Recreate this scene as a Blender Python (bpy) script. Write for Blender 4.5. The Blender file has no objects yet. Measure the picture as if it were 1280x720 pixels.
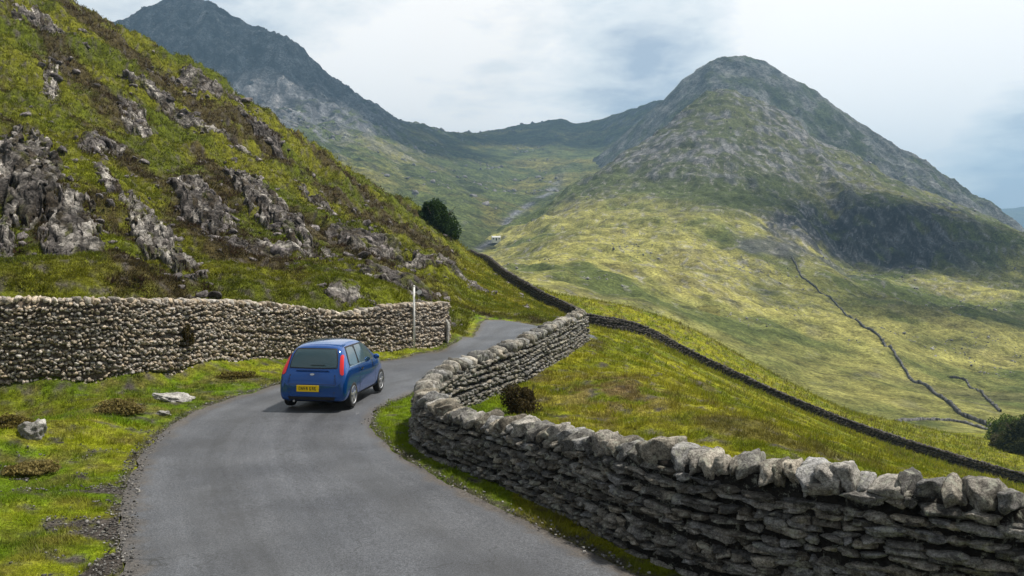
import bpy, bmesh, math, random
import numpy as np
from mathutils import Vector, Matrix
from mathutils.bvhtree import BVHTree

random.seed(7)
RNG = np.random.default_rng(7)
S = bpy.context.scene
COL = S.collection
F = 1108.0          # focal length in pixels of a 1280 wide frame
CZ = 3.9            # camera height over the road

# ------------------------------------------------------------------ helpers
def tag(o, label=None, cat=None, group=None, kind=None):
    if label: o['label'] = label
    if cat: o['category'] = cat
    if group: o['group'] = group
    if kind: o['kind'] = kind
    return o

def link(name, me, mat=None, parent=None, smooth=True):
    o = bpy.data.objects.new(name, me)
    COL.objects.link(o)
    if mat is not None: me.materials.append(mat)
    if parent is not None: o.parent = parent
    if smooth and len(me.polygons):
        me.polygons.foreach_set('use_smooth', np.ones(len(me.polygons), dtype=bool))
    return o

def empty(name, loc, rz=0.0):
    o = bpy.data.objects.new(name, None)
    COL.objects.link(o)
    o.location = loc; o.rotation_euler = (0, 0, rz); o.empty_display_size = 0.3
    return o

def np_mesh(name, V, Fc, col=None, extra=None):
    """V (n,3); Fc (m,3) or (m,4)"""
    V = np.ascontiguousarray(V, dtype=np.float32); Fc = np.ascontiguousarray(Fc, dtype=np.int32)
    k = Fc.shape[1]
    me = bpy.data.meshes.new(name)
    me.vertices.add(len(V)); me.vertices.foreach_set('co', V.ravel())
    me.loops.add(Fc.size); me.loops.foreach_set('vertex_index', Fc.ravel())
    me.polygons.add(len(Fc))
    me.polygons.foreach_set('loop_start', np.arange(0, Fc.size, k, dtype=np.int32))
    me.polygons.foreach_set('loop_total', np.full(len(Fc), k, dtype=np.int32))
    if col is not None:
        a = me.color_attributes.new('Col', 'FLOAT_COLOR', 'POINT')
        c = np.ones((len(V), 4), dtype=np.float32); c[:, :3] = col
        a.data.foreach_set('color', c.ravel())
    if extra:
        for n, arr in extra.items():
            a = me.attributes.new(n, 'FLOAT', 'POINT')
            a.data.foreach_set('value', np.ascontiguousarray(arr, dtype=np.float32))
    me.update(calc_edges=True)
    return me

def local(me_V, o):     # world verts to be relative to a location
    return me_V

# ------------------------------------------------------------------ noise
def _h(ix, iy, iz, seed):
    n = (ix.astype(np.int64)*374761393 + iy.astype(np.int64)*668265263 + iz.astype(np.int64)*2147483647 + seed*1274126177) & 0xffffffff
    n = ((n ^ (n >> 13)) * 1274126177) & 0xffffffff
    n = n ^ (n >> 16)
    n = (n * 2246822519) & 0xffffffff
    n = n ^ (n >> 15)
    return n

def noise2(x, y, seed=0):
    x = np.asarray(x, float); y = np.asarray(y, float)
    xi = np.floor(x); yi = np.floor(y); fx = x-xi; fy = y-yi
    ux = fx*fx*fx*(fx*(fx*6-15)+10); uy = fy*fy*fy*(fy*(fy*6-15)+10)
    z = np.zeros_like(xi)
    def g(ox, oy):
        a = _h(xi+ox, yi+oy, z, seed)*(2*math.pi/4294967296.0)
        return np.cos(a)*(fx-ox)+np.sin(a)*(fy-oy)
    a = g(0, 0); b = g(1, 0); c = g(0, 1); d = g(1, 1)
    return ((a*(1-ux)+b*ux)*(1-uy)+(c*(1-ux)+d*ux)*uy)*1.5

def fbm(x, y, oct=5, seed=0, gain=0.5):
    s = 0; a = 1.0; t = 0
    for i in range(oct):
        s = s + a*noise2(x, y, seed+i*17); t += a
        x, y = (x*0.8-y*0.6)*2.03+3.1, (x*0.6+y*0.8)*2.03+1.7
        a *= gain
    return s/t*1.6

def ridged(x, y, oct=5, seed=0, gain=0.55):
    s = 0; a = 1.0; t = 0
    for i in range(oct):
        n = 1-np.abs(noise2(x, y, seed+i*13))*2.0
        s = s + a*n*n*np.sign(n); t += a
        x, y = (x*0.8-y*0.6)*2.07+5.1, (x*0.6+y*0.8)*2.07+2.7
        a *= gain
    return s/t

def worley(x, y, seed=0):
    xi = np.floor(x); yi = np.floor(y); f1 = np.full(np.shape(x), 9.0); f2 = f1.copy(); cid = f1*0
    zz = np.zeros_like(xi)
    for ox in (-1, 0, 1):
        for oy in (-1, 0, 1):
            a = _h(xi+ox, yi+oy, zz, seed)/4294967296.0; b = _h(xi+ox, yi+oy, zz+1, seed)/4294967296.0; c = _h(xi+ox, yi+oy, zz+2, seed)/4294967296.0
            d = np.sqrt((xi+ox+a-x)**2+(yi+oy+b-y)**2)
            n = d < f1
            f2 = np.where(n, f1, np.minimum(f2, d)); cid = np.where(n, c, cid); f1 = np.where(n, d, f1)
    return f1, f2, cid

def sstep(a, b, x):
    t = np.clip((x-a)/(b-a), 0, 1)
    return t*t*(3-2*t)

def mixc(c0, c1, t):
    t = np.asarray(t)[..., None]
    return np.asarray(c0)*(1-t)+np.asarray(c1)*t

# ------------------------------------------------------------------ materials
class NT:
    def __init__(self, name):
        self.m = bpy.data.materials.new(name); self.m.use_nodes = True
        self.t = self.m.node_tree; self.t.nodes.clear()
        self.out = self.t.nodes.new('ShaderNodeOutputMaterial')
        self.b = self.t.nodes.new('ShaderNodeBsdfPrincipled')
        self.t.links.new(self.b.outputs[0], self.out.inputs[0])
        self.co = None
    def n(self, typ, **kw):
        nd = self.t.nodes.new(typ)
        for k, v in kw.items(): setattr(nd, k, v)
        return nd
    def l(self, a, b): self.t.links.new(a, b)
    def pos(self):
        if self.co is None: self.co = self.n('ShaderNodeNewGeometry').outputs['Position']
        return self.co
    def obj(self): return self.n('ShaderNodeTexCoord').outputs['Object']
    def noise(self, scale, detail=4, rough=0.6, co=None, dist=0.0, stretch=None):
        nd = self.n('ShaderNodeTexNoise'); nd.inputs['Scale'].default_value = scale
        nd.inputs['Detail'].default_value = detail; nd.inputs['Roughness'].default_value = rough
        nd.inputs['Distortion'].default_value = dist
        c = co or self.pos()
        if stretch:
            mp = self.n('ShaderNodeMapping'); mp.inputs['Scale'].default_value = stretch
            self.l(c, mp.inputs[0]); c = mp.outputs[0]
        self.l(c, nd.inputs['Vector'])
        return nd.outputs['Fac']
    def vor(self, scale, co=None, feature='F1'):
        nd = self.n('ShaderNodeTexVoronoi', feature=feature); nd.inputs['Scale'].default_value = scale
        self.l(co or self.pos(), nd.inputs['Vector'])
        return nd.outputs['Distance']
    def ramp(self, fac, a, b, va=0.0, vb=1.0):
        nd = self.n('ShaderNodeMapRange'); self.l(fac, nd.inputs[0])
        nd.inputs[1].default_value = a; nd.inputs[2].default_value = b
        nd.inputs[3].default_value = va; nd.inputs[4].default_value = vb
        return nd.outputs[0]
    def mul(self, c, f):
        nd = self.n('ShaderNodeVectorMath', operation='SCALE')
        self.l(c, nd.inputs[0]); self.l(f, nd.inputs['Scale']); return nd.outputs[0]
    def math(self, op, a, b=None):
        nd = self.n('ShaderNodeMath', operation=op)
        for i, v in enumerate((a, b)):
            if v is None: continue
            if isinstance(v, (int, float)): nd.inputs[i].default_value = v
            else: self.l(v, nd.inputs[i])
        return nd.outputs[0]
    def mix(self, fac, a, b):
        nd = self.n('ShaderNodeMix', data_type='RGBA')
        if isinstance(fac, (int, float)): nd.inputs[0].default_value = fac
        else: self.l(fac, nd.inputs[0])
        for i, v in ((6, a), (7, b)):
            if isinstance(v, tuple): nd.inputs[i].default_value = (*v, 1)
            else: self.l(v, nd.inputs[i])
        return nd.outputs[2]
    def attr(self, name='Col'):
        nd = self.n('ShaderNodeAttribute'); nd.attribute_name = name
        return nd.outputs['Color'] if name == 'Col' else nd.outputs['Fac']
    def bump(self, h, strength, dist):
        nd = self.n('ShaderNodeBump'); nd.inputs['Strength'].default_value = strength
        nd.inputs['Distance'].default_value = dist
        self.l(h, nd.inputs['Height']); self.l(nd.outputs[0], self.b.inputs['Normal'])
    def base(self, c):
        if isinstance(c, tuple): self.b.inputs['Base Color'].default_value = (*c, 1)
        else: self.l(c, self.b.inputs['Base Color'])
    def rough(self, r, spec=None):
        self.b.inputs['Roughness'].default_value = r
        if spec is not None: self.b.inputs['Specular IOR Level'].default_value = spec

def mat_ground():
    m = NT('moor_ground')
    c = m.attr()
    f = m.ramp(m.noise(3.0, 8, 0.7), 0.37, 0.63, 0.5, 1.5)
    f2 = m.ramp(m.noise(22.0, 4, 0.7), 0.36, 0.64, 0.5, 1.5)
    m.base(m.mul(m.mul(c, f), f2)); m.rough(0.97, 0.1)
    h = m.math('ADD', m.noise(4.0, 8, 0.75), m.math('MULTIPLY', m.noise(30.0, 3, 0.6), 0.25))
    m.bump(h, 0.9, 0.16)
    return m.m

def mat_mount(name, s1, s2, bd, amp=0.5):
    m = NT(name)
    c = m.attr()
    f = m.ramp(m.noise(s1, 9, 0.72), 0.36, 0.64, 1-amp, 1+amp)
    f2 = m.ramp(m.noise(s2, 5, 0.8), 0.38, 0.62, 1-amp, 1+amp)
    m.base(m.mul(m.mul(c, f), f2)); m.rough(0.97, 0.08)
    m.bump(m.noise(s1*0.6, 11, 0.74), 1.0, bd)
    return m.m

def mat_rock():
    m = NT('outcrop_rock')
    c = m.attr()
    f = m.ramp(m.noise(1.7, 9, 0.78, dist=0.6), 0.38, 0.62, 0.22, 1.6)
    f2 = m.ramp(m.noise(9.0, 5, 0.75), 0.37, 0.63, 0.45, 1.5)
    m.base(m.mul(m.mul(c, f), f2)); m.rough(0.9, 0.25)
    h = m.math('ADD', m.noise(1.6, 10, 0.75, dist=0.6), m.math('MULTIPLY', m.vor(2.6), 0.5))
    m.bump(h, 1.0, 0.45)
    return m.m

def mat_stone(name, lichen, lo=0.45, hi=1.5, sc=1.0):
    m = NT(name)
    c = m.attr()
    f = m.ramp(m.noise(9.0*sc, 7, 0.78), 0.38, 0.62, lo, hi)
    f2 = m.ramp(m.noise(50.0*sc, 3, 0.75), 0.36, 0.64, 0.5, 1.5)
    c2 = m.mul(m.mul(c, f), f2)
    k = m.ramp(m.noise(6.5*sc, 8, 0.78, dist=0.5), 0.54, 0.62, 0.0, lichen)
    c3 = m.mix(k, c2, (0.40, 0.41, 0.34))
    k2 = m.ramp(m.noise(4.1*sc, 6, 0.7), 0.56, 0.68, 0.0, 0.6)
    c4 = m.mix(k2, c3, (0.035, 0.033, 0.028))
    m.base(c4); m.rough(0.92, 0.2)
    h = m.math('ADD', m.noise(12.0*sc, 8, 0.75), m.math('MULTIPLY', m.noise(60.0*sc, 3, 0.6), 0.3))
    m.bump(h, 1.0, 0.035)
    return m.m

def mat_leaf(name, rough=0.9):
    m = NT(name)
    c = m.attr(); m.base(c); m.rough(rough, 0.12)
    tr = m.n('ShaderNodeBsdfTranslucent'); m.l(c, tr.inputs[0])
    mx = m.n('ShaderNodeMixShader'); mx.inputs[0].default_value = 0.3
    m.l(m.b.outputs[0], mx.inputs[1]); m.l(tr.outputs[0], mx.inputs[2])
    m.l(mx.outputs[0], m.out.inputs[0])
    return m.m

def mat_road():
    m = NT('worn_asphalt')
    base = m.mix(m.ramp(m.noise(0.55, 5, 0.6), 0.35, 0.65), (0.054, 0.058, 0.068), (0.096, 0.102, 0.115))
    sp = m.ramp(m.noise(34.0, 4, 0.85), 0.38, 0.62, 0.5, 1.6)
    sp2 = m.ramp(m.noise(110.0, 2, 0.8), 0.36, 0.64, 0.55, 1.5)
    c = m.mul(m.mul(base, sp), sp2)
    tr = m.attr('track')         # wheel tracks, real wear along the lane
    trn = m.math('MULTIPLY', tr, m.ramp(m.noise(0.9, 4, 0.6), 0.3, 0.6, 0.1, 1.0))
    c = m.mix(m.math('MULTIPLY', trn, 0.6), c, (0.048, 0.049, 0.052))
    e = m.attr('edge')
    en = m.math('ADD', e, m.ramp(m.noise(2.4, 6, 0.7), 0.2, 0.8, -0.45, 0.45))
    k = m.ramp(en, 0.45, 0.85, 0.0, 0.85)
    grit = m.mix(m.ramp(m.noise(30.0, 4, 0.8), 0.4, 0.62), (0.03, 0.024, 0.02), (0.16, 0.14, 0.12))
    c = m.mix(k, c, grit)
    ck = m.vor(0.42, feature='DISTANCE_TO_EDGE')
    cx = m.n('ShaderNodeCombineXYZ'); m.l(m.attr('across'), cx.inputs[0]); m.l(m.attr('along'), cx.inputs[1])
    stk = m.noise(1.0, 6, 0.65, co=cx.outputs[0], stretch=(2.6, 0.16, 1))
    c = m.mul(c, m.ramp(stk, 0.38, 0.62, 0.86, 1.13))
    pt = m.ramp(m.noise(0.22, 3, 0.55), 0.56, 0.60, 0.0, 0.25)
    c = m.mix(pt, c, (0.055, 0.056, 0.06))
    cr_ = m.n('ShaderNodeTexVoronoi', feature='DISTANCE_TO_EDGE'); cr_.inputs['Scale'].default_value = 0.55
    wv = m.n('ShaderNodeVectorMath', operation='ADD'); nz = m.n('ShaderNodeTexNoise'); nz.inputs['Scale'].default_value = 2.5; m.l(m.pos(), nz.inputs['Vector'])
    m.l(m.pos(), wv.inputs[0]); m.l(nz.outputs['Color'], wv.inputs[1]); m.l(wv.outputs[0], cr_.inputs['Vector'])
    crk = m.math('MULTIPLY', m.ramp(cr_.outputs['Distance'], 0.004, 0.012, 1.0, 0.0), m.ramp(m.noise(0.35, 2, 0.5), 0.52, 0.6, 0.0, 0.55))
    c = m.mix(crk, c, (0.02, 0.02, 0.02))
    m.base(c); m.rough(0.55, 0.45)
    m.bump(m.math('ADD', m.noise(60.0, 4, 0.8), m.math('MULTIPLY', m.noise(2.0, 3, 0.5), 0.5)), 0.7, 0.02)
    return m.m

def simple(name, col, rough=0.5, metal=0.0, spec=None, coat=0.0, nvar=0.0, nscale=20.0, bump=0.0):
    m = NT(name)
    if nvar > 0:
        c0 = tuple(x*(1-nvar) for x in col); c1 = tuple(min(1, x*(1+nvar)) for x in col)
        m.base(m.mix(m.ramp(m.noise(nscale, 5, 0.6), 0.35, 0.65), c0, c1))
    else: m.base(tuple(col))
    m.rough(rough, spec); m.b.inputs['Metallic'].default_value = metal
    m.b.inputs['Coat Weight'].default_value = coat; m.b.inputs['Coat Roughness'].default_value = 0.06
    if bump > 0: m.bump(m.noise(nscale, 5, 0.6), bump, 0.01)
    return m.m

M_GROUND = mat_ground()
M_ROCK = mat_rock()
M_STONE_N = mat_stone('near_wall_stone', 0.75, 0.4, 1.6)
M_STONE_L = mat_stone('pale_wall_stone', 0.35, 0.5, 1.4, 0.8)
M_STONE_F = mat_stone('dark_wall_stone', 0.10, 0.6, 1.3, 0.6)
M_LEAF = mat_leaf('grass_blades')
M_BUSH = mat_leaf('bush_leaves')
M_ROAD = mat_road()
M_BARK = simple('bark', (0.09, 0.07, 0.05), 0.9, nvar=0.4, nscale=12, bump=0.5)

# ------------------------------------------------------------------ terrain, near
def P(px, py, d): return ((px-640)/F*d, d, CZ-(py-300)/F*d)
def Zk(px, z, d): return ((px-640)/F*d, d, z)

road_L = [(-3.7, 0.8), (-3.8, 4), (-4.1, 7.5), (-4.57, 10.3), (-5.05, 11.4), (-5.62, 12.7), (-6.24, 14.4), (-6.87, 16.6), (-7.2, 19.0),
          (-7.05, 21.3), (-6.6, 22.9), (-6.0, 24.6), (-4.9, 27.3), (-4.16, 28.8), (-3.3, 30.6), (-2.3, 33), (-1.62, 36), (-1.5, 38.9), (-1.1, 41.2), (0.2, 41.8), (1.8, 40.3), (3.4, 39.4)]
road_R = [(4.6, 0.8), (4.4, 4), (3.2, 7.8), (1.49, 10.3), (1.0, 11.1), (0.3, 12.2), (-.6, 13.6), (-1.3, 14.8), (-2.1, 16.3),
          (-2.76, 18.0), (-3.05, 19.2), (-3.1, 20.6), (-2.75, 22.0), (-2.1, 23.9), (-1.35, 25.8), (-.5, 28.2), (.55, 31.4), (1.3, 34.2), (1.7, 35.6), (2.1, 36.3), (2.8, 36.6), (3.6, 36.6)]

def catmull(pts, n):
    P_ = np.array(pts, float); m = len(P_)
    Q = np.vstack([2*P_[0]-P_[1], P_, 2*P_[-1]-P_[-2]])
    out = []
    for i in range(m-1):
        p0, p1, p2, p3 = Q[i], Q[i+1], Q[i+2], Q[i+3]
        for k in range(n):
            t = k/n
            out.append(0.5*((2*p1)+(-p0+p2)*t+(2*p0-5*p1+4*p2-p3)*t*t+(-p0+3*p1-3*p2+p3)*t**3))
    out.append(P_[-1])
    return np.array(out)

RL = catmull(road_L, 10); RR = catmull(road_R, 10)

wall_R_path = [(9.5, 5.6, 1.5), (6.6, 7.3, 1.55), (4.9, 8.45, 1.52), (3.4, 9.55, 1.5), (2.2, 10.6, 1.45), (1.55, 11.6, 1.35), (0.95, 12.8, 1.2), (.35, 13.8, 1.1),
               (-.3, 14.8, 1.0), (-.95, 15.7, .98), (-1.5, 16.7, 1.0), (-1.75, 17.9, 1.0), (-1.68, 19.3, 1.05), (-1.3, 20.8, 1.1), (-.6, 22.8, 1.12), (0.15, 25.0, 1.15), (1.3, 29.0, 1.2), (2.3, 33.2, 1.2), (2.75, 34.9, 1.22)]
wall_L_path = [(-24, 15.5, 2.2), (-18, 18.6, 2.25), (-14.8, 20.5, 2.28), (-12.5, 21.7, 2.27), (-10.5, 22.6, 2.2), (-9.3, 24.9, 2.1), (-8.25, 27.0, 1.95), (-7.1, 28.4, 1.75), (-5.4, 29.2, 1.5), (-4.2, 29.7, 1.58), (-3.2, 30.7, 1.68), (-2.45, 31.4, 1.68)]
wall_L_path = [(-24, 16.6, 2.45), (-18, 19.0, 2.5), (-14.8, 20.7, 2.52), (-12.4, 21.9, 2.5), (-10.6, 22.9, 2.42), (-9.35, 24.7, 2.26), (-8.3, 26.9, 2.07), (-7.1, 28.3, 1.84), (-5.6, 29.4, 1.52), (-4.5, 30.5, 1.66), (-3.5, 32.0, 1.64), (-2.6, 33.8, 1.55)]

K = []
for (x, y) in road_L[:18]: K.append((x, y, 0.0)); K.append((x-0.8, y, 0.06))
for (x, y) in road_R[:19]: K.append((x, y, 0.0))
K += [(0.2, 43.2, 0.05), (3.4, 38, -0.2), (-4, 20, 0), (-3, 25, 0), (-1, 12, 0), (-1, 5, 0), (-9, 5, 0.1), (-12, 12, .25), (-10, 17, .2), (-16, 16, .35), (-9.3, 20.5, .2), (12, 2.5, -0.1), (-14, 2.5, .1)]
for (x, y, h) in wall_L_path[1:]: K.append((x, y-0.4, 0.22 if x < -8 else 0.1))
for (x, y, h) in wall_L_path[1:]: K.append((x-0.9, y+1.3, 0.22+0.72*h))
for (x, y, h) in wall_R_path[2:]: K.append((x+0.5, y+0.5, -0.08))
K.append((-.9, 20.5, -0.08))
# left hill
K += [P(-150, 330, 30), P(-150, 120, 55), P(-150, -40, 78), P(-150, -100, 100), P(-150, -60, 150)]
K += [P(0, 340, 29), P(0, 220, 40), P(0, 90, 62), P(0, -30, 88), P(0, -45, 105), P(0, 0, 150)]
K += [P(100, 345, 31), P(100, 240, 42), P(100, 130, 65), P(100, 20, 92), P(100, 30, 108), P(100, 70, 150)]
K += [P(200, 345, 33), P(200, 270, 44), P(200, 160, 69), P(200, 68, 95), P(200, 85, 112), P(200, 130, 150)]
K += [P(320, 345, 36), P(320, 290, 48), P(320, 210, 71), P(320, 141, 97), P(320, 160, 112), P(320, 200, 150)]
K += [P(425, 355, 38), P(425, 310, 52), P(425, 258, 76), P(425, 218, 100), P(425, 232, 113), P(425, 275, 150)]
K += [P(510, 360, 40), P(510, 325, 56), P(510, 290, 80), P(510, 262, 104), P(510, 275, 116), P(510, 315, 150)]
K += [P(580, 385, 46), P(580, 352, 62), P(580, 333, 80), P(576, 316, 112), P(575, 322, 130), P(580, 345, 160)]
# beyond the bend
K += [P(706, 393, 84), P(676, 379, 86), P(645, 360, 90), P(624, 346, 97), P(602, 329, 112), P(588, 320, 125), P(690, 400, 60), P(650, 386, 60), P(620, 366, 62), P(640, 395, 50), P(690, 368, 106), P(650, 360, 118), P(615, 338, 135)]
# field between walls
K += [P(735, 413, 45), P(740, 408, 80), P(800, 478, 24), P(800, 450, 36), P(800, 428, 55), P(800, 419, 82), P(855, 447, 86),
      P(860, 500, 22), P(860, 465, 50), P(940, 489, 84), P(930, 520, 26), P(1000, 560, 18), P(1000, 538, 32), P(1000, 520, 55), P(1065, 541, 82),
      P(1140, 567, 80), P(1120, 575, 50), P(1100, 590, 28), P(1280, 608, 76), P(1280, 625, 40), P(1280, 640, 20), P(1450, 650, 70), P(1450, 700, 30)]
# crest past the long wall and beyond
K += [P(730, 374, 110), P(790, 386, 108), P(870, 415, 110), P(930, 449, 110), P(1000, 486, 112), P(1050, 512, 118), P(1120, 528, 135), P(1200, 545, 140), P(1280, 565, 125), P(1450, 590, 120)]
K += [P(680, 385, 150), P(790, 410, 150), P(870, 445, 150), P(930, 485, 150), P(1000, 520, 150), P(1060, 540, 160), P(1200, 540, 200), P(1290, 545, 200), P(1450, 560, 190), P(900, 500, 200), P(650, 400, 200), P(500, 380, 200), P(200, 300, 200), P(-100, 250, 200)]
K = np.array(K, float)

def warp(x, y):
    y = np.maximum(y, 0.8)
    return np.stack([np.clip(x/y, -2.2, 2.2)*1.0, np.log(y)*0.9], -1)
KU = warp(K[:, 0], K[:, 1])
def tps(r2): return 0.5*r2*np.log(r2+1e-9)
_n = len(K)
_A = np.zeros((_n+3, _n+3)); _d = ((KU[:, None]-KU[None])**2).sum(-1)
_A[:_n, :_n] = tps(_d)+np.eye(_n)*2e-4
_A[:_n, _n] = 1; _A[:_n, _n+1:] = KU; _A[_n, :_n] = 1; _A[_n+1:, :_n] = KU.T
_scale = 1.0/K[:, 1]         # fit height relative to distance, so error is even in view
_b = np.concatenate([K[:, 2]*_scale, np.zeros(3)])
_w = np.linalg.solve(_A, _b)
def G0(x, y):
    x = np.asarray(x, float); y = np.asarray(y, float); shp = np.broadcast(x, y).shape
    x = np.broadcast_to(x, shp).ravel(); y = np.broadcast_to(y, shp).ravel()
    out = np.empty(x.shape)
    for i in range(0, len(x), 20000):
        U = warp(x[i:i+20000], y[i:i+20000])
        d = ((U**2).sum(1)[:, None]+(KU**2).sum(1)[None]-2*U@KU.T)
        out[i:i+20000] = tps(np.maximum(d, 0))@_w[:_n]+_w[_n]+U@_w[_n+1:]
    return (out*np.maximum(y, 0.8)).reshape(shp)

RPOLY = np.vstack([RL, RR[::-1]])
def inpoly(x, y, poly):
    ins = np.zeros(np.shape(x), bool); j = len(poly)-1
    for i in range(len(poly)):
        xi, yi = poly[i]; xj, yj = poly[j]
        if yi != yj:
            c = ((yi > y) != (yj > y)) & (x < (xj-xi)*(y-yi)/(yj-yi)+xi)
            ins ^= c
        j = i
    return ins
def dpoly(x, y, pl):
    d = np.full(np.shape(x), 1e9)
    for a, b in zip(pl[:-1], pl[1:]):
        v = b-a; L = (v**2).sum()+1e-12
        t = np.clip(((x-a[0])*v[0]+(y-a[1])*v[1])/L, 0, 1)
        d = np.minimum(d, (x-a[0]-t*v[0])**2+(y-a[1]-t*v[1])**2)
    return np.sqrt(d)

WLc = catmull(wall_L_path, 8); WRc = catmull(wall_R_path, 8)
def side_left_hill(x, y):     # 1 behind the left wall / on the hill
    pl = np.array([(-90, 5), (-24, 16.6), (-18, 19), (-14.8, 20.7), (-12.4, 21.9), (-10.6, 22.9), (-9.35, 24.7), (-8.3, 26.9), (-7.1, 28.3), (-5.6, 29.4), (-4.5, 30.5), (-3.5, 32.0), (-2.7, 33.8), (-2.2, 34.6), (-1.9, 36), (-2.0, 39), (-1.7, 42), (0.2, 42.6), (2.2, 41.2), (4.5, 45), (6.5, 60), (6.2, 80), (5, 84), (2.8, 86), (.4, 90), (-1.4, 97), (-3.8, 112), (-6, 125), (-12, 155), (-12, 230), (-400, 230), (-400, 5)])
    return inpoly(x, y, pl)

def gravel_mask(x, y):
    g = 0
    for cx, cy, rx, ry in ((-5.45, 12.0, .6, .6), (-6.0, 13.7, 1.1, .18), (-4.85, 10.6, .2, .9)):
        g = np.maximum(g, 1-((x-cx)/rx)**2-((y-cy)/ry)**2)
    return sstep(0.0, 0.5, g+fbm(x*2.2, y*2.2, 4, 91)*0.6)

def near_full(x, y):
    """height, colour of the near ground"""
    z = G0(x, y)
    lo = (y < 48) & (x > -30) & (x < 12)
    ins = np.zeros(np.shape(x), bool); dr = np.full(np.shape(x), 9.0); dw = np.full(np.shape(x), 9.0)
    xl, yl = x[lo], y[lo]
    ins[lo] = inpoly(xl, yl, RPOLY)
    dr[lo] = np.minimum(dpoly(xl, yl, RL[::3]), dpoly(xl, yl, RR[::3]))
    dw[lo] = np.minimum(dpoly(xl, yl, WLc[::4, :2]), dpoly(xl, yl, WRc[::4, :2]))
    hill = side_left_hill(x, y)
    k = sstep(0.1, 2.2, np.where(ins, 0, dr))
    kw = sstep(0.2, 2.0, dw)
    amp = k*(0.35+0.65*kw)
    n = fbm(x*0.9, y*0.9, 5, 3)*0.10+fbm(x*0.25, y*0.25, 3, 5)*0.18
    far = sstep(25, 60, y)
    n = n+far*(fbm(x*0.16, y*0.16, 5, 8)*0.35)
    hn = ridged(x*0.11+y*0.05, y*0.06-x*0.03, 5, 12)*1.2+fbm(x*0.35, y*0.35, 6, 13, .6)*0.9
    hk = hill*sstep(0.6, 9.0, np.where(hill, np.minimum(dw*3, 9)+np.maximum(0, y-30)*0.4, 0))
    hk = hk*sstep(0.3, 7, dr+np.maximum(0, y-44))
    pxx = 640+F*x/y
    lc = sstep(560, 592, pxx)*sstep(43, 50, y)
    lc = np.maximum(lc, sstep(700, 720, pxx)*sstep(60, 70, y)*.6)
    hk = hk*(1-.9*lc); n = n*(1-.75*lc)
    z = z+n*amp*np.where(hill, 0.8, 1.0)+hn*hk*np.clip(y/70, .4, 1.3)
    z = z+k*0.05
    # little earth bank where the bend is cut through the hill foot
    z = np.where(ins, np.minimum(z, G0(x, y)-0.07), z)
    # colour
    a = fbm(x*0.33, y*0.33, 5, 21)+0.1; b = fbm(x*0.11+5, y*0.11, 4, 22); c = fbm(x*1.3, y*1.3, 4, 23)
    green = np.array([0.115, 0.185, 0.006]); yel = np.array([0.235, 0.265, 0.012]); dark = np.array([0.07, 0.095, 0.010])
    straw = np.array([0.24, 0.19, 0.070]); brown = np.array([0.085, 0.058, 0.032])
    col = mixc(green, yel, sstep(-0.25, 0.45, a+c*0.3))
    col = mixc(col, dark, sstep(0.15, 0.55, b+c*0.35)*0.5)
    rv = sstep(1.6, 0.8, np.abs(dw-0.9))*(x > -4)*(y < 24)
    col = mixc(col, [0.15, 0.22, 0.008], np.asarray(rv)*0.7)
    field = (x > 0) & (y > 9) & ~hill
    fcol = mixc([0.135, 0.165, 0.008], [0.24, 0.24, 0.014], sstep(-0.3, 0.4, a+c*.4))
    fcol = mixc(fcol, [0.10, 0.082, 0.03], sstep(0.2, 0.55, fbm(x*.5+9, y*.3, 4, 31)+c*.2)*0.7)
    pt = np.exp(-(((x-2.6)/1.6)**2+((y-22.5)/3.2)**2))   # tawny patch by the bush
    fcol = mixc(fcol, [0.20, 0.135, 0.07], pt*0.8*sstep(-.3, .2, c))
    col = np.where(field[..., None], fcol, col)
    hcol = mixc([0.085, 0.105, 0.010], [0.145, 0.150, 0.014], sstep(-0.4, 0.5, b+a*.5))
    hcol = mixc(hcol, [0.052, 0.034, 0.024], sstep(0.0, 0.30, fbm(x*0.13+y*.1, y*0.07+3, 5, 41)+c*0.25)*0.8*(1-lc))
    hcol = mixc(hcol, mixc([0.13, 0.155, 0.01], [0.21, 0.20, 0.014], sstep(-.3, .3, a)), lc*.8)
    hcol = mixc(hcol, [0.15, 0.18, 0.010], sstep(75, 30, y)*sstep(0.0, .45, fbm(x*.15, y*.12+30, 4, 43))*0.7)
    col = np.where(hill[..., None], hcol, col)
    # earth and dead grass on verges
    v = (~field) & (~hill) & ((x < -4) | (y > 24))
    e = sstep(0.25, 0.6, fbm(x*0.8+40, y*0.8, 4, 51)+0.25*c)*v*sstep(12, 15, y)
    col = mixc(col, straw*0.9, e*0.35)
    br = 0
    for cx, cy, rx, ry in ((-8.6, 19.6, 1.3, .8), (-11.2, 16.2, 1.0, .7), (-9.4, 15.2, 1.4, .4), (-7.4, 24.2, 1.6, .5), (-13.5, 18.5, 1.2, .6), (-11.5, 14.2, .9, .4)):
        br = np.maximum(br, 1-((x-cx)/rx)**2-((y-cy)/ry)**2)
    brm = sstep(-.2, .7, br+c*.7)*v
    col = mixc(col, mixc(brown*1.3, straw, sstep(-.2, .3, fbm(x*4, y*4, 3, 61))), brm*0.6)
    gm = gravel_mask(x, y)*(~ins)
    edge = sstep(0.22, 0.02, dr+fbm(x*3, y*3, 3, 71)*0.12)*(~ins)
    col = mixc(col, [0.085, 0.075, 0.068], np.maximum(gm, edge*0.9))
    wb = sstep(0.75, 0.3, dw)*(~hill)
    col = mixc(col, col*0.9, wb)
    return z, col, ins, dr, dw, hill, gm

def grid_faces(nr, nc):
    i = np.arange(nr-1)[:, None]*nc+np.arange(nc-1)[None]
    return np.stack([i, i+1, i+nc+1, i+nc], -1).reshape(-1, 4)

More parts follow.
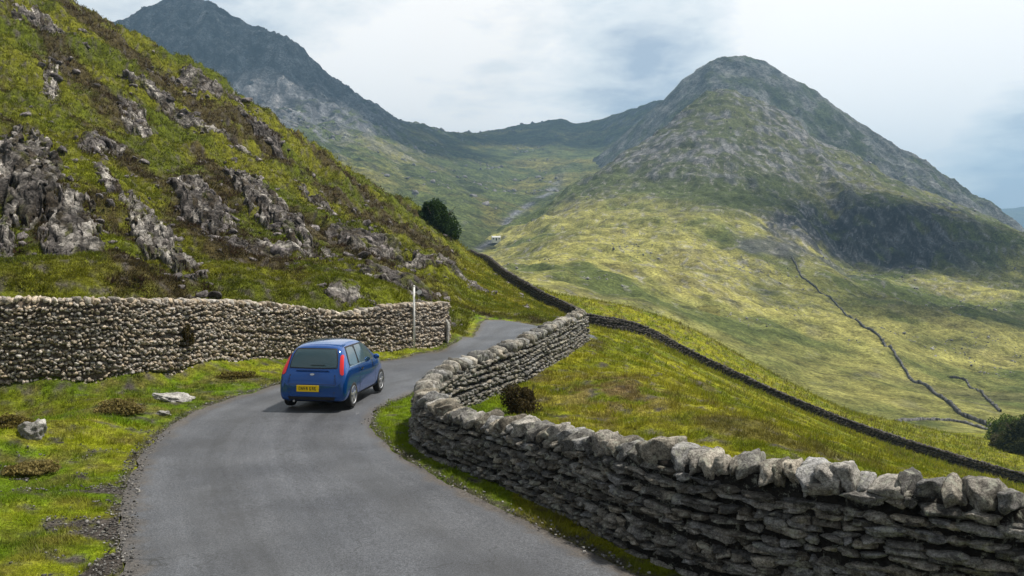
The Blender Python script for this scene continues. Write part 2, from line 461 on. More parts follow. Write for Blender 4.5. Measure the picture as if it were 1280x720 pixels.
pxs = np.arange(-330, 1611, 1.75)
ds = np.exp(np.arange(math.log(1.1), math.log(205), 0.0068))
PX, D = np.meshgrid(pxs, ds)
X = (PX-640)/F*D; Y = D
nZ, nC, nI, nDR, nDW, nH, nG = near_full(X, Y)
Fq = grid_faces(*X.shape)
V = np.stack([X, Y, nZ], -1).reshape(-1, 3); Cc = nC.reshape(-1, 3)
hillf = nH.reshape(-1)[Fq].all(1)
def submesh(name, V, Fc, col, keep):
    Fk = Fc[keep]; u, inv = np.unique(Fk, return_inverse=True)
    return np_mesh(name, V[u], inv.reshape(Fk.shape), col[u])
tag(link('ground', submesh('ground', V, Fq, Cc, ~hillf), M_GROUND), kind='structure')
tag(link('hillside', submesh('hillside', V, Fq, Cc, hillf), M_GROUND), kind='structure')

def samp(x, y):
    """height of the built near mesh at x,y (bilinear)"""
    x = np.asarray(x, float); y = np.asarray(y, float)
    c = (x*F/y+640-pxs[0])/1.75; r = (np.log(y)-math.log(1.1))/0.0068
    c = np.clip(c, 0, len(pxs)-1.001); r = np.clip(r, 0, len(ds)-1.001)
    ci = c.astype(int); ri = r.astype(int); fc = c-ci; fr = r-ri
    return (nZ[ri, ci]*(1-fc)+nZ[ri, ci+1]*fc)*(1-fr)+(nZ[ri+1, ci]*(1-fc)+nZ[ri+1, ci+1]*fc)*fr
def sampc(x, y):
    c = np.clip(np.round((x*F/y+640-pxs[0])/1.75).astype(int), 0, len(pxs)-1)
    r = np.clip(np.round((np.log(y)-math.log(1.1))/0.0068).astype(int), 0, len(ds)-1)
    return r, c
def hit(px, py, dmin=9.0):
    dd = np.exp(np.linspace(math.log(dmin), math.log(200), 1500))
    x = (px-640)/F*dd; g = samp(x, dd); ray = CZ-(py-300)/F*dd
    k = np.argmax(g >= ray)
    return x[k], dd[k], g[k]

# ------------------------------------------------------------------ road
nL = len(RL); nw = 25
tt = np.linspace(0, 1, nw)
R3 = RL[:, None]*(1-tt)[None, :, None]+RR[:, None]*tt[None, :, None]
# waviness of the broken edge
wob = fbm(R3[..., 0]*1.3, R3[..., 1]*1.3, 3, 77)*0.10
R3[:, 0, 0] += wob[:, 0]; R3[:, -1, 0] += wob[:, -1]
rz = G0(R3[..., 0], R3[..., 1])-0.015+0.045*(1-(2*tt-1)**2)[None]
wid = np.linalg.norm(RL-RR, axis=1)[:, None]
e_d = np.minimum(tt, 1-tt)[None]*wid
edge = 1-np.clip(e_d/0.75, 0, 1)
mid = tt[None]*wid/np.maximum(wid, 3)
track = np.exp(-((tt[None]-0.27)/0.09)**2)+np.exp(-((tt[None]-0.73)/0.09)**2)
V = np.concatenate([R3, rz[..., None]], -1).reshape(-1, 3)
me = np_mesh('road', V, grid_faces(nL, nw)[:, ::-1], None, {'edge': edge.ravel(), 'track': (track+0*wid).ravel(), 'across': (tt[None]*wid).ravel(), 'along': np.repeat(np.concatenate([[0], np.cumsum(np.linalg.norm(np.diff((RL+RR)/2, axis=0), axis=1))]), nw)})
tag(link('road', me, M_ROAD), kind='structure')

# ------------------------------------------------------------------ stones and walls
def stone_template(n, seed, boxy=0.75, rough=0.16):
    r = np.random.default_rng(seed)
    bm = bmesh.new(); bmesh.ops.create_cube(bm, size=2.0)
    bmesh.ops.subdivide_edges(bm, edges=bm.edges[:], cuts=n, use_grid_fill=True)
    bm.verts.ensure_lookup_table()
    v = np.array([x.co[:] for x in bm.verts]); f = np.array([[x.index for x in q.verts] for q in bm.faces])
    bm.free()
    p = 2.5+boxy*4
    nv = v/((np.abs(v)**p).sum(1)**(1/p))[:, None]
    # chop by a few random planes for broken facets
    for _ in range(8):
        d = r.normal(size=3); d /= np.linalg.norm(d); lim = r.uniform(0.72, 1.05)
        q = nv@d; nv = nv-np.maximum(q-lim, 0)[:, None]*d
    s = r.uniform(0, 99)
    nn = fbm(nv[:, 0]*1.1+s+nv[:, 2]*.7, nv[:, 1]*1.1-s+nv[:, 2]*.9, 3, seed)
    nv = nv*(1+rough*nn)[:, None]
    if n > 5: nv = nv*(1+0.07*fbm(nv[:, 0]*3.1+s, nv[:, 1]*3.1+nv[:, 2]*2.3, 3, seed+5))[:, None]
    return nv*0.5, f
T_HI = [stone_template(7, 100+i, rr_b, 0.2) for i, rr_b in enumerate(np.linspace(.3, 1.1, 16))]
T_MD = [stone_template(3, 200+i) for i in range(12)]
T_LO = [stone_template(1, 300+i, 0.5, 0.25) for i in range(8)]

class StoneSet:
    def __init__(self): self.items = []
    def add(self, T, loc, R, sc, col): self.items.append((T, loc, R, sc, col))
    def build(self, name, mat, parent, org=(0, 0, 0)):
        Vs, Fs, Cs = [], [], []; off = 0; org = np.array(org)
        for (v, f), loc, R, sc, col in self.items:
            w = (v*np.array(sc))@np.array(R).T+np.array(loc)-org
            Vs.append(w); Fs.append(f+off); Cs.append(np.repeat(np.array([col]), len(v), 0)); off += len(v)
        me = np_mesh(name, np.concatenate(Vs), np.concatenate(Fs), np.concatenate(Cs))
        return link(name, me, mat, parent)

def frame(tx, ty, pitch=0, roll=0, yaw=0):
    R = Matrix.Rotation(math.atan2(ty, tx)+yaw, 3, 'Z') @ Matrix.Rotation(pitch, 3, 'Y') @ Matrix.Rotation(roll, 3, 'X')
    return np.array(R)

def wall(name, label, cat, path, width, course, length, cope, colf, mat, tmpl, group=None, core=(0.02, 0.018, 0.016),
         sides=(1, -1), copw=(0.1, 0.3), sub=0.25, tmpl_near=None, cope_depth=None, rubble=0.0, cap_ends=True, s0=0.0, abs_top=False):
    pth = catmull(path, 12)
    seg = np.linalg.norm(np.diff(pth[:, :2], axis=0), axis=1); cs = np.concatenate([[0], np.cumsum(seg)]); L = cs[-1]
    gz = samp(pth[:, 0], pth[:, 1])
    kk = 9; gz = np.convolve(np.pad(gz, kk//2, mode='edge'), np.ones(kk)/kk, 'valid')
    if abs_top: pth[:, 2] = pth[:, 2]-gz
    tan = np.gradient(pth[:, :2], axis=0); tan /= np.linalg.norm(tan, axis=1)[:, None]
    def at(s):
        x = np.interp(s, cs, pth[:, 0]); y = np.interp(s, cs, pth[:, 1]); h = np.interp(s, cs, pth[:, 2]); z = np.interp(s, cs, gz)
        tx = np.interp(s, cs, tan[:, 0]); ty = np.interp(s, cs, tan[:, 1]); n = math.hypot(tx, ty)
        return x, y, z, h, tx/n, ty/n
    org = np.array([*pth[len(pth)//2, :2], gz[len(pth)//2]])
    root = empty(name, org); tag(root, label, cat, group)
    ch, cw = cope
    hmax = pth[:, 2].max()
    # core
    Vc = []; ns = max(8, int(L/0.25))
    for s in np.linspace(0.05, L-0.05, ns):
        x, y, z, h, tx, ty = at(s)
        wb = width*0.5+0.03-0.09; wt = width*0.36-0.06; ht = h-ch*0.7
        for w, zz in ((-wb, -sub), (-wt, ht), (wt, ht), (wb, -sub)):
            Vc.append((x-ty*w-org[0], y+tx*w-org[1], z+zz-org[2]))
    i = np.arange(ns-1)*4
    Fc = np.concatenate([np.stack([i+a, i+a+1, i+a+5, i+a+4], -1) for a in range(3)])
    Fc = np.concatenate([Fc, [[0, 3, 2, 1]], [[(ns-1)*4+q for q in range(4)]]])
    me = np_mesh('core', np.array(Vc), Fc, np.tile(np.array([core]), (len(Vc), 1)))
    link('hearting', me, mat, root, smooth=False)
    st = StoneSet(); rr = random.Random(len(name)+int(L*100))
    for side in sides:
        zc = -sub
        kc = 0
        while zc < hmax-ch*0.5:
            c_h = rr.uniform(*course)
            s = s0+rr.uniform(-0.1, 0); ph = rr.uniform(0, 99)
            while s < L:
                l = rr.uniform(*length)
                if rr.random() < 0.25: l *= 0.55
                x, y, z, h, tx, ty = at(min(max(s+l/2, 0), L))
                if tmpl_near and y < 13: l *= 1.3
                top = h-ch*0.85
                wavy = 0.05*float(math.sin(s*0.9+ph*0.1)) * (1 if hmax > 0.7 else 0.3)
                zz = zc+c_h/2+wavy
                if zz < top:
                    frac = max(0, zz/h)
                    half = width*(0.5-0.12*frac)
                    dep = rr.uniform(0.16, 0.26) if width > 0.4 else 0.15
                    jut = rr.gauss(0, 0.015)+rubble*rr.gauss(0, 0.02)
                    off = side*(half-dep/2+jut)
                    hh = c_h*rr.uniform(0.9, 1.12)
                    T = (tmpl_near if (tmpl_near and y < 17 and x < 7) else tmpl)
                    jz = rr.gauss(0, 0.008+rubble*0.02)
                    st.add(rr.choice(T), (x-ty*off, y+tx*off, z+zz+jz),
                           frame(tx, ty, rr.gauss(0, 0.05+rubble*0.25), rr.gauss(0, 0.09), rr.gauss(0, 0.09)),
                           (l*1.03, dep*1.2, hh*1.06), colf(rr, frac))
                s += l*0.985
            zc += c_h*0.96; kc += 1
    st.build('stonework', mat, root, org)
    cp = StoneSet(); s = s0
    while s < L:
        l = rr.uniform(*copw)
        x, y, z, h, tx, ty = at(min(s+l/2, L))
        hh = ch*rr.uniform(0.75, 1.15)
        T = (tmpl_near if (tmpl_near and y < 17 and x < 7) else tmpl)
        dpt = (cope_depth or cw)*rr.uniform(0.85, 1.15)
        cp.add(rr.choice(T), (x-ty*rr.gauss(0, .02), y+tx*rr.gauss(0, .02), z+h-ch*0.5+hh*0.5-ch*0.5+rr.gauss(0, .01)),
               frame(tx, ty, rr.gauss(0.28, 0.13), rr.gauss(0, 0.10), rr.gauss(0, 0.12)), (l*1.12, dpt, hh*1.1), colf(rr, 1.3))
        s += l*0.93
    if ch > 0: cp.build('coping', mat, root, org)
    return root

def c_near(rr, fr):
    v = rr.uniform(0.07, 0.24)*(1.35 if fr > 1.1 else 1.0)  # dim face and paler coping put shade and sunlit, lichened tops into the colour
    w = rr.uniform(0.0, 0.2)
    return (v*(1+w), v*(1+w*0.4), v*(1-w*0.6))
def c_left(rr, fr):
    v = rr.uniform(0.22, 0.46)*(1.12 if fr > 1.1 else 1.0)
    w = rr.uniform(0.06, 0.22)
    return (v*(1+w), v, v*(1-w*1.2))
def c_dark(rr, fr):
    v = rr.uniform(0.05, 0.11)
    return (v*1.05, v*0.95, v*0.93)

wall('dry_stone_wall', 'grey lichened dry stone wall with big boulder coping curving along the right edge of the road', 'wall',
     wall_R_path, 0.62, (0.055, 0.115), (0.12, 0.38), (0.26, 0.46), c_near, M_STONE_N, T_MD, tmpl_near=T_HI, copw=(0.10, 0.36), cope_depth=0.50)
wall('dry_stone_wall', 'tall pale dry stone wall of small rounded stones behind the blue car on the left verge', 'wall',
     wall_L_path, 0.6, (0.062, 0.098), (0.07, 0.145), (0.16, 0.42), c_left, M_STONE_L, T_MD, abs_top=True, sub=0.95, sides=(-1,), core=(0.13, 0.105, 0.08), copw=(0.07, 0.16), rubble=1.0, s0=5.0)

lane = [(727, 403, 81, 1.1), (706, 393, 84, 1.15), (676, 379, 86, 1.15), (645, 360, 90, 1.15), (624, 346, 97, 1.15), (602, 329, 112, 1.15), (588, 320, 125, 1.1), (575, 315, 138, 1.1)]
lp = [((px-640)/F*d, d, h) for px, py, d, h in lane]
wall('dry_stone_wall', 'dark dry stone wall climbing away up the grass bank past the road bend', 'wall', lp, 0.55, (0.12, 0.18), (0.2, 0.4), (0.16, 0.4),
     c_dark, M_STONE_F, T_LO, copw=(0.15, 0.3))
lng = [(727, 403, 81), (737, 407, 80), (790, 420, 82), (855, 447, 85), (940, 489, 84), (1015, 521, 82), (1065, 541, 82), (1140, 567, 80), (1200, 590, 78), (1280, 608, 76), (1400, 640, 72)]
lp = [((px-640)/F*d, d, 1.12) for px, py, d in lng]
wall('dry_stone_wall', 'long dark dry stone wall running downhill across the open field to the right edge', 'wall', lp, 0.55, (0.14, 0.2), (0.25, 0.5), (0.16, 0.4),
     c_dark, M_STONE_F, T_LO, copw=(0.2, 0.35))

# ------------------------------------------------------------------ outcrops
def outcrop(px, py, L, W, ang, label, hgt=1.0, pale=0.0, seed=0, name='rock_outcrop', n=120, moss=0.5):
    W = W*1.25
    a = math.radians(ang)
    C = np.array(hit(px, py, 24)); A = np.array(hit(px+math.cos(a)*L/2*.6, py+math.sin(a)*L/2*.6, 24))-C
    A2 = np.array(hit(px-math.cos(a)*L/2*.6, py-math.sin(a)*L/2*.6, 24))-C
    A = (A-A2)/2/.6
    B = np.array(hit(px+math.sin(a)*W/2*.6, py-math.cos(a)*W/2*.6, 24))-C; B2 = np.array(hit(px-math.sin(a)*W/2*.6, py+math.cos(a)*W/2*.6, 24))-C
    B = (B-B2)/2/.6
    d = C[1]
    mx = L/2/F*d*2.2
    if np.linalg.norm(A[:2]) > mx: A *= mx/np.linalg.norm(A[:2])
    mx = W/2/F*d*3.0
    if np.linalg.norm(B[:2]) > mx: B *= mx/np.linalg.norm(B[:2])
    ns = int(n*max(1, min(3, L/W)))
    s, t = np.meshgrid(np.linspace(-1.35, 1.35, ns), np.linspace(-1.35, 1.35, n))
    x = C[0]+s*A[0]+t*B[0]; y = C[1]+s*A[1]+t*B[1]
    m = 1.05-(s*s+t*t)+fbm(s*1.4*L/60+seed, t*1.2*W/30+seed, 5, 400+seed, .55)*1.05
    sz = W/F*d
    body = sstep(-0.05, 0.55, m)
    la = np.linalg.norm(A[:2]); lb = np.linalg.norm(B[:2])
    u = s*la; v = t*lb
    strata = ridged(u*0.35+seed, v*0.6, 5, 500+seed)
    blk = ridged(u*1.1, v*1.1+seed, 4, 520+seed)
    rg = fbm(u*0.7, v*0.7+seed, 5, 530+seed, 0.6)
    wu = u+0.35*fbm(u*.8, v*.8, 3, 540+seed); wv = v+0.35*fbm(u*.8+9, v*.8, 3, 541+seed)
    f1, f2, cid = worley(wu/1.7, wv/2.3, 550+seed); g1, g2, cid2 = worley(wu/.6, wv/.9, 551+seed)
    crack = sstep(.10, .0, f2-f1); crack2 = sstep(.14, .0, g2-g1)
    q = min(1.0, sz/2.5)
    h = body*(0.09*sz*hgt*(0.75+0.5*strata)+0.10*rg+0.20*q*cid+0.09*q*cid2-0.12*crack*q-0.05*crack2*q)-0.30*(1-sstep(-0.25, 0.15, m))
    step = body*0.03*sz*hgt*sstep(0.6, -0.5, t)      # steeper nose on the downhill side
    z = samp(x, y)+h+step
    x = x+0.10*fbm(u*1.2, v*1.2, 3, 600+seed)*sz; 
    v0 = (0.135, 0.122, 0.115); v1 = (0.50, 0.47, 0.43)
    col = mixc(v0, v1, sstep(-0.1, 0.7, fbm(u*0.35+7, v*0.9, 5, 700+seed)+pale))
    col = col*(0.65+0.7*cid2[..., None])*(0.75+0.5*cid[..., None])
    col = mixc(col, [0.035, 0.03, 0.028], np.maximum(crack*.9, crack2*.6))
    mg = sstep(0.1, 0.45, fbm(u*0.55, v*0.4+seed, 5, 800+seed, .6)+moss*0.22)*min(1, moss*1.4)
    mg = np.maximum(mg, sstep(0.28, 0.0, m))
    gx, gy = sampc(x, y); gc = mixc(nC[gx, gy]*0.8, [0.06, 0.045, 0.028], sstep(-.15, .2, fbm(u*.7+3, v*.5, 4, 810+seed)))
    col = mixc(col, gc, mg)
    Vv = np.stack([x-C[0], y-C[1], z-C[2]], -1).reshape(-1, 3)
    Fk = grid_faces(*x.shape)
    keep = (m.ravel()[Fk] > -0.3).any(1)
    Fk = Fk[keep]; uq, inv = np.unique(Fk, return_inverse=True)
    me = np_mesh(name, Vv[uq], inv.reshape(Fk.shape), col.reshape(-1, 3)[uq])
    o = link(name, me, M_ROCK); o.location = C
    tag(o, label, 'rock', 'rock outcrops on the left hillside' if name == 'rock_outcrop' else None)
    return o, (C, A, B)

OUT = [
 (34, 200, 140, 74, 60, 'large grey crag at the left edge of the hillside, halfway up', 1.2, .1, .2),
 (90, 296, 125, 66, 48, 'broad grey crag low on the hillside, second from the left edge above the tall wall', 1.2, .15, .3),
 (200, 316, 185, 48, 42, 'long pale slabby outcrop running down to the tall pale wall', 1.2, .35, .2),
 (140, 232, 110, 15, 52, 'narrow pale rock rib leading down to the long slabby outcrop', .9, .4, .2),
 (64, 110, 70, 20, 74, 'thin pale rock streak near the upper left of the hillside', .9, .4, .3),
 (130, 182, 62, 24, 14, 'small knobbly outcrop just right of the large left edge crag', 1, .1, .4),
 (172, 160, 80, 26, 36, 'weathered outcrop beneath the long upper rock band', 1, .1, .4),
 (232, 150, 190, 24, 31, 'long upper band of broken rock crossing the hillside', .9, .1, .5),
 (250, 250, 96, 50, 46, 'dark broken crag in the middle of the hillside', 1.2, -.1, .3),
 (335, 255, 165, 46, 42, 'long rough crag sloping down right across the middle hillside', 1.1, .0, .4),
 (345, 314, 140, 22, 11, 'low pale shelf of rock above the middle of the tall wall', 1, .15, .4),
 (462, 308, 105, 42, 27, 'heathery crag on the hillside below and left of the round dark bush', 1.1, -.1, .5),
 (395, 248, 70, 16, 35, 'small outcrop on the grass right of the long rough crag', .9, .1, .5),
 (560, 330, 96, 28, 30, 'dark outcrop directly below the round dark bush', 1, -.05, .4),
 (500, 352, 100, 44, 25, 'dark craggy knoll right above the far end of the tall pale wall', 1.2, -.15, .45),
 (262, 104, 110, 20, 33, 'dark rocks along the upper skyline of the hillside', 1, -.2, .5),
 (330, 158, 90, 18, 36, 'dark rocks along the middle skyline of the hillside', 1, -.2, .5),
 (430, 366, 48, 20, 12, 'small pale rock just above the dip in the tall pale wall', 1, .2, .3),
 (4, 322, 56, 66, 30, 'partly cropped crag at the left edge just above the tall wall', 1.1, .1, .3),
 (50, 36, 80, 18, 22, 'small dark outcrop near the top left corner', .9, -.1, .5),
 (538, 396, 52, 22, 35, 'brown rocky bank beside the white marker post where the road bends', 1, -.2, .5),
]
OC = []
for i, (px, py, L, W, an, lab, hg, pl, ms) in enumerate(OUT):
    o, e = outcrop(px, py, L, W, an, lab, hg*.8, pl, i*3+1, moss=max(ms, .5)+.12); OC.append(e)

st = StoneSet(); rr = random.Random(11)
sx_ = RNG.uniform(-60, 700, 16000); sy_ = RNG.uniform(110, 395, 16000)
dd_ = np.exp(RNG.uniform(math.log(27), math.log(112), 16000)); xx_ = (sx_-640)/F*dd_
cl_ = fbm(xx_*0.13+dd_*.1, dd_*0.07+3, 5, 41)+fbm(xx_*.6, dd_*.5, 3, 42)*.5
r_, c_ = sampc(xx_, dd_)
near_ = np.zeros(16000)
for C, A, B in OC:
    M_ = np.linalg.inv(np.array([[A[0], B[0]], [A[1], B[1]]])); q = M_@np.stack([xx_-C[0], dd_-C[1]])
    near_ = np.maximum(near_, np.exp(-(q**2).sum(0)*.5))
for i in range(16000):
    if not nH[r_[i], c_[i]] or nDW[r_[i], c_[i]] < .8 or nDR[r_[i], c_[i]] < .5: continue
    if rr.random() > 0.45*near_[i]**1.5+max(0, cl_[i]-.2)*.35: continue
    s = rr.uniform(0.06, 0.36)*(1+near_[i]*.6)*(dd_[i]/50)**.5
    v = rr.uniform(0.10, 0.32)
    st.add(rr.choice(T_MD), (xx_[i], dd_[i], float(nZ[r_[i], c_[i]])-s*.15), frame(1, 0, rr.gauss(0, .4), rr.gauss(0, .4), rr.uniform(0, 6)), (s*1.7, s*1.2, s*.8), (v*1.05, v*.95, v*.95))
o = st.build('scree', M_ROCK, None); tag(o, 'loose grey stones strewn around the hillside outcrops', 'scree', kind='stuff')

# boulders on the verge
def boulder(px, py, sx, sy, sz, label, v=0.3, seed=1):
    x, y, z = hit(px, py, 9)
    vv, f = stone_template(14, seed, 0.35, 0.3)
    vv = vv*np.array([sx, sy, sz])
    s = fbm(vv[:, 0]*4+seed, vv[:, 1]*4+vv[:, 2]*3, 4, seed)
    vv = vv*(1+0.12*s)[:, None]
    col = mixc([v*.7, v*.68, v*.66], [v*1.25, v*1.22, v*1.15], sstep(-.3, .4, s))
    o = link('boulder', np_mesh('boulder', vv, f, col), M_STONE_L); o.location = (x, y, z+sz*0.18)
    tag(o, label, 'rock', 'loose rocks on the left verge'); return o
b = boulder(218, 501, 0.95, .55, .24, 'flat pale rock at the road edge left of the blue car', 0.38, 31); b.rotation_euler = (0.05, 0.12, -0.35)
b = boulder(40, 545, .42, .40, .42, 'small grey upright rock in the grass near the left edge', 0.33, 36); b.rotation_euler = (0.3, 0.3, 0.4)
b = boulder(205, 519, .32, .2, .12, 'small pale stone beside the flat rock at the road edge', 0.36, 38)

# ------------------------------------------------------------------ foliage
def leaves_mesh(name, C, N, size, cols, elong=1.6, flat=0.0):
    n = len(C)
    a = RNG.normal(size=(n, 3)); a /= np.linalg.norm(a, axis=1)[:, None]
    b_ = RNG.normal(size=(n, 3)); b_ -= (a*b_).sum(1)[:, None]*a; b_ /= np.linalg.norm(b_, axis=1)[:, None]
    s = size*RNG.uniform(0.6, 1.3, n)[:, None]
    V = np.stack([C-a*s*elong/2, C+b_*s/2, C+a*s*elong/2, C-b_*s/2], 1).reshape(-1, 3)
    Fc = np.arange(n*4).reshape(-1, 4)
    return np_mesh(name, V, Fc, np.repeat(cols, 4, 0))

def bush(name, label, cat, x, y, w, h, dp, nl, leaf, c0, c1, clumps=22, group=None, z=None, tilt=0.0, trunk=True):
    if z is None: z = float(samp(x, y))
    root = empty(name, (x, y, z)); tag(root, label, cat, group)
    cc = []
    for k in range(clumps):
        u = RNG.normal(size=3); u /= np.linalg.norm(u); u *= RNG.uniform(.25, 1)**.5; u[2] = abs(u[2])*.95+.05
        cc.append(u)
    cc = np.array(cc)
    rad = RNG.uniform(0.12, 0.34, clumps)*(1.0 if clumps > 50 else 1.0)
    cc *= RNG.uniform(.75, 1.12, clumps)[:, None]
    k = RNG.integers(0, clumps, nl)
    p = RNG.normal(size=(nl, 3)); p /= np.linalg.norm(p, axis=1)[:, None]
    p = cc[k]*np.array([.78, .78, .8])+p*rad[k][:, None]*RNG.uniform(0.55, 1.05, nl)[:, None]**0.6
    p = p*np.array([w/2, dp/2, h*0.98]); p[:, 2] = np.maximum(p[:, 2], 0.02*h)
    p[:, 2] += p[:, 0]*tilt
    tone = (RNG.uniform(0, 1, clumps)[k]*0.6+RNG.uniform(0, 1, nl)*0.4)
    link('crown' if cat == 'tree' else 'foliage', leaves_mesh('foliage', p, None, leaf, mixc(c0, c1, tone)), M_BUSH, root, smooth=False)
    bm = bmesh.new()
    for q in range(5):
        a0 = RNG.uniform(0, 6.28); r1 = RNG.uniform(.2, .45)*w
        pts = [(0, 0, -0.15*h), (math.cos(a0)*r1*.35, math.sin(a0)*r1*.35, h*.35), (math.cos(a0)*r1, math.sin(a0)*r1, h*.72)]
        rs = [w*.02, w*.013, w*.004]; rings = []
        for (pt, r_) in zip(pts, rs):
            rings.append([bm.verts.new((pt[0]+r_*math.cos(j*1.047), pt[1]+r_*math.sin(j*1.047), pt[2])) for j in range(6)])
        for r0, r1_ in zip(rings[:-1], rings[1:]):
            for j in range(6): bm.faces.new((r0[j], r0[(j+1) % 6], r1_[(j+1) % 6], r1_[j]))
    me = bpy.data.meshes.new('stems'); bm.to_mesh(me); bm.free()
    link('trunk' if cat == 'tree' else 'stem', me, M_BARK, root)
    return root

hx, hy, hz = hit(548, 296, 60)
hx, hy = (546-640)/F*98, 98.0
bush('round_bush', 'round dark green bush alone on the hillside skyline', 'bush', hx, hy, 5.6, 3.9, 5.0, 26000, 0.15, (0.012, 0.028, 0.008), (0.045, 0.085, 0.018), 90, z=float(samp(hx, hy))-0.9, tilt=-0.42)
x, y, z = (636-640)/F*20.6, 20.6, 0
bush('scrub_bush', 'dark brown leafless scrub bush tucked in the bend of the right wall', 'bush', 0.25, 20.2, 1.15, 0.85, 1.3, 8000, 0.035, (0.03, 0.024, 0.012), (0.09, 0.07, 0.03), 26)
# plant growing out of the left wall
bush('wall_plant', 'small brown plant growing out of the face of the tall pale wall', 'plant', -9.0, 24.6, .5, .75, .4, 2500, 0.03, (0.05, 0.042, 0.015), (0.13, 0.10, 0.035), 14, z=0.95)
for (px, py, w, h, lab) in ((150, 516, 1.3, .32, 'brown bracken clump in the verge grass left of the flat pale rock'), (295, 474, 1.7, .22, 'dark brown bracken strip along the verge behind the car'),
                      (14, 534, 1.1, .26, 'dark bracken clump at the left edge near the small grey rock'), (40, 590, 1.1, .15, 'straw coloured dead bracken patch below the small grey rock')):
    x, y, z = hit(px, py, 9)
    dk = 'dark' in lab
    bush('bracken', lab, 'plant', x, y, w, h, .75, 3800, 0.035, (0.07, 0.06, 0.018) if dk else (0.12, 0.10, 0.03), (0.22, 0.18, 0.05) if dk else (0.32, 0.26, 0.10), 60, 'bracken clumps on the left verge')
d = 135.
bush('leafy_tree', 'bright green low tree at the right edge beyond the long dark wall', 'tree', (1268-640)/F*140, 140., 9.5, 5.6, 6.5, 14000, 0.22, (0.06, 0.10, 0.02), (0.16, 0.22, 0.04), 60)
bush('leafy_tree', 'dark spreading tree cut by the right edge beyond the long dark wall', 'tree', (1284-640)/F*118, 118., 8.6, 6.0, 7.0, 18000, 0.2, (0.02, 0.03, 0.012), (0.09, 0.10, 0.035), 80)
bush('leafy_tree', 'olive brown thicket left of the dark spreading tree', 'tree', (1254-640)/F*122, 122., 4.2, 3.2, 5.0, 8000, 0.2, (0.05, 0.05, 0.025), (0.16, 0.15, 0.07), 40)

# ------------------------------------------------------------------ grass
def tufts(n, pxr, dr, blades, hrange, wfrac, spread, hfun=None, keep=None, cmul=1.0, dpow=1.0, tint=0.0):
    px = RNG.uniform(*pxr, n); u = RNG.uniform(0, 1, n)
    # density between even in view and even on the ground
    lo, hi = dr[0]**-dpow, dr[1]**-dpow
    d = (lo+(hi-lo)*u)**(-1/dpow)
    x = (px-640)/F*d; y = d
    r, c = sampc(x, y)
    ok = ~nI[r, c] & (nDW[r, c] > 0.37) & (nG[r, c] < RNG.uniform(0.05, 0.8, n))
    ok &= ~((nDR[r, c] < RNG.uniform(0.0, 0.12, n)))
    if keep is not None: ok &= keep(x, y, r, c)
    x, y, r, c = x[ok], y[ok], r[ok], c[ok]; m = len(x)
    z = samp(x, y); col = nC[r, c]
    K_ = blades
    ang = RNG.uniform(0, 2*np.pi, (m, K_)); rad = RNG.uniform(0, 1, (m, K_))
    sc = (y/12.0)**0.62
    hh = (RNG.uniform(*hrange, (m, 1))*RNG.uniform(0.6, 1.2, (m, K_)))*sc[:, None]
    patch = 0.75+0.6*sstep(-.3, .4, fbm(x*1.1, y*1.1, 3, 95))
    hh = hh*patch[:, None]
    if hfun is not None: hh = hh*hfun(x, y, r, c)[:, None]
    sp = spread*sc[:, None]
    bx = x[:, None]+np.cos(ang)*rad*sp; by = y[:, None]+np.sin(ang)*rad*sp; bz = np.repeat(z[:, None], K_, 1)-0.01
    lean = RNG.uniform(0.1, 0.95, (m, K_))*hh
    la = ang+RNG.normal(0, 0.8, (m, K_))
    tx = bx+np.cos(la)*lean; ty = by+np.sin(la)*lean; tz = bz+hh*RNG.uniform(.6, 1, (m, K_))
    w = hh*wfrac; wx = -np.sin(la+RNG.normal(0, .8, (m, K_)))*w; wy = np.cos(la)*w
    Vv = np.stack([np.stack([bx-wx, by-wy, bz], -1), np.stack([bx+wx, by+wy, bz], -1), np.stack([tx, ty, tz], -1)], 2).reshape(-1, 3)
    cv = RNG.uniform(0.85, 1.45, (m, K_, 1))*cmul
    cc = col[:, None, :]*cv
    dead = (RNG.uniform(0, 1, (m, K_)) < 0.04+tint)[..., None]
    cc = np.where(dead, cc*0.4+np.array([0.14, 0.115, 0.04])*0.8, cc)
    cc = np.repeat(cc.reshape(-1, 3), 3, 0)
    return Vv, cc

def tuft_obj(name, parts):
    V = np.concatenate([p[0] for p in parts]); C_ = np.concatenate([p[1] for p in parts])
    me = np_mesh(name, V, np.arange(len(V)).reshape(-1, 3), C_)
    return tag(link(name, me, M_LEAF, smooth=False), kind='stuff')

def nearout(x, y):
    w_ = np.zeros(len(x))
    for C, A, B in OC:
        q = np.linalg.inv(np.array([[A[0], B[0]], [A[1], B[1]]]))@np.stack([x-C[0], y-C[1]])
        w_ = np.maximum(w_, np.exp(-np.maximum((q**2).sum(0)-.6, 0)*.9))
    return w_
def notout(x, y):
    ok = np.ones(len(x), bool)
    for C, A, B in OC:
        M = np.array([[A[0], B[0]], [A[1], B[1]]])
        try: q = np.linalg.inv(M)@np.stack([x-C[0], y-C[1]])
        except Exception: continue
        ok &= (q**2).sum(0) > RNG.uniform(0.35, 1.1, len(x))
    return ok
o1 = tuft_obj('verge_grass', [
    tufts(95000, (-60, 760), (8.5, 34), 6, (0.035, 0.075), 0.075, 0.06, keep=lambda x, y, r, c: ~nH[r, c] & (x < 0.2), dpow=0.8),
    tufts(60000, (440, 1000), (8.5, 24), 6, (0.03, 0.06), 0.08, 0.05, keep=lambda x, y, r, c: ~nH[r, c] & (dpoly(x, y, RR[::4]) < 1.2), dpow=0.8)])
tag(o1, 'short mossy green grass on both road verges', 'grass')
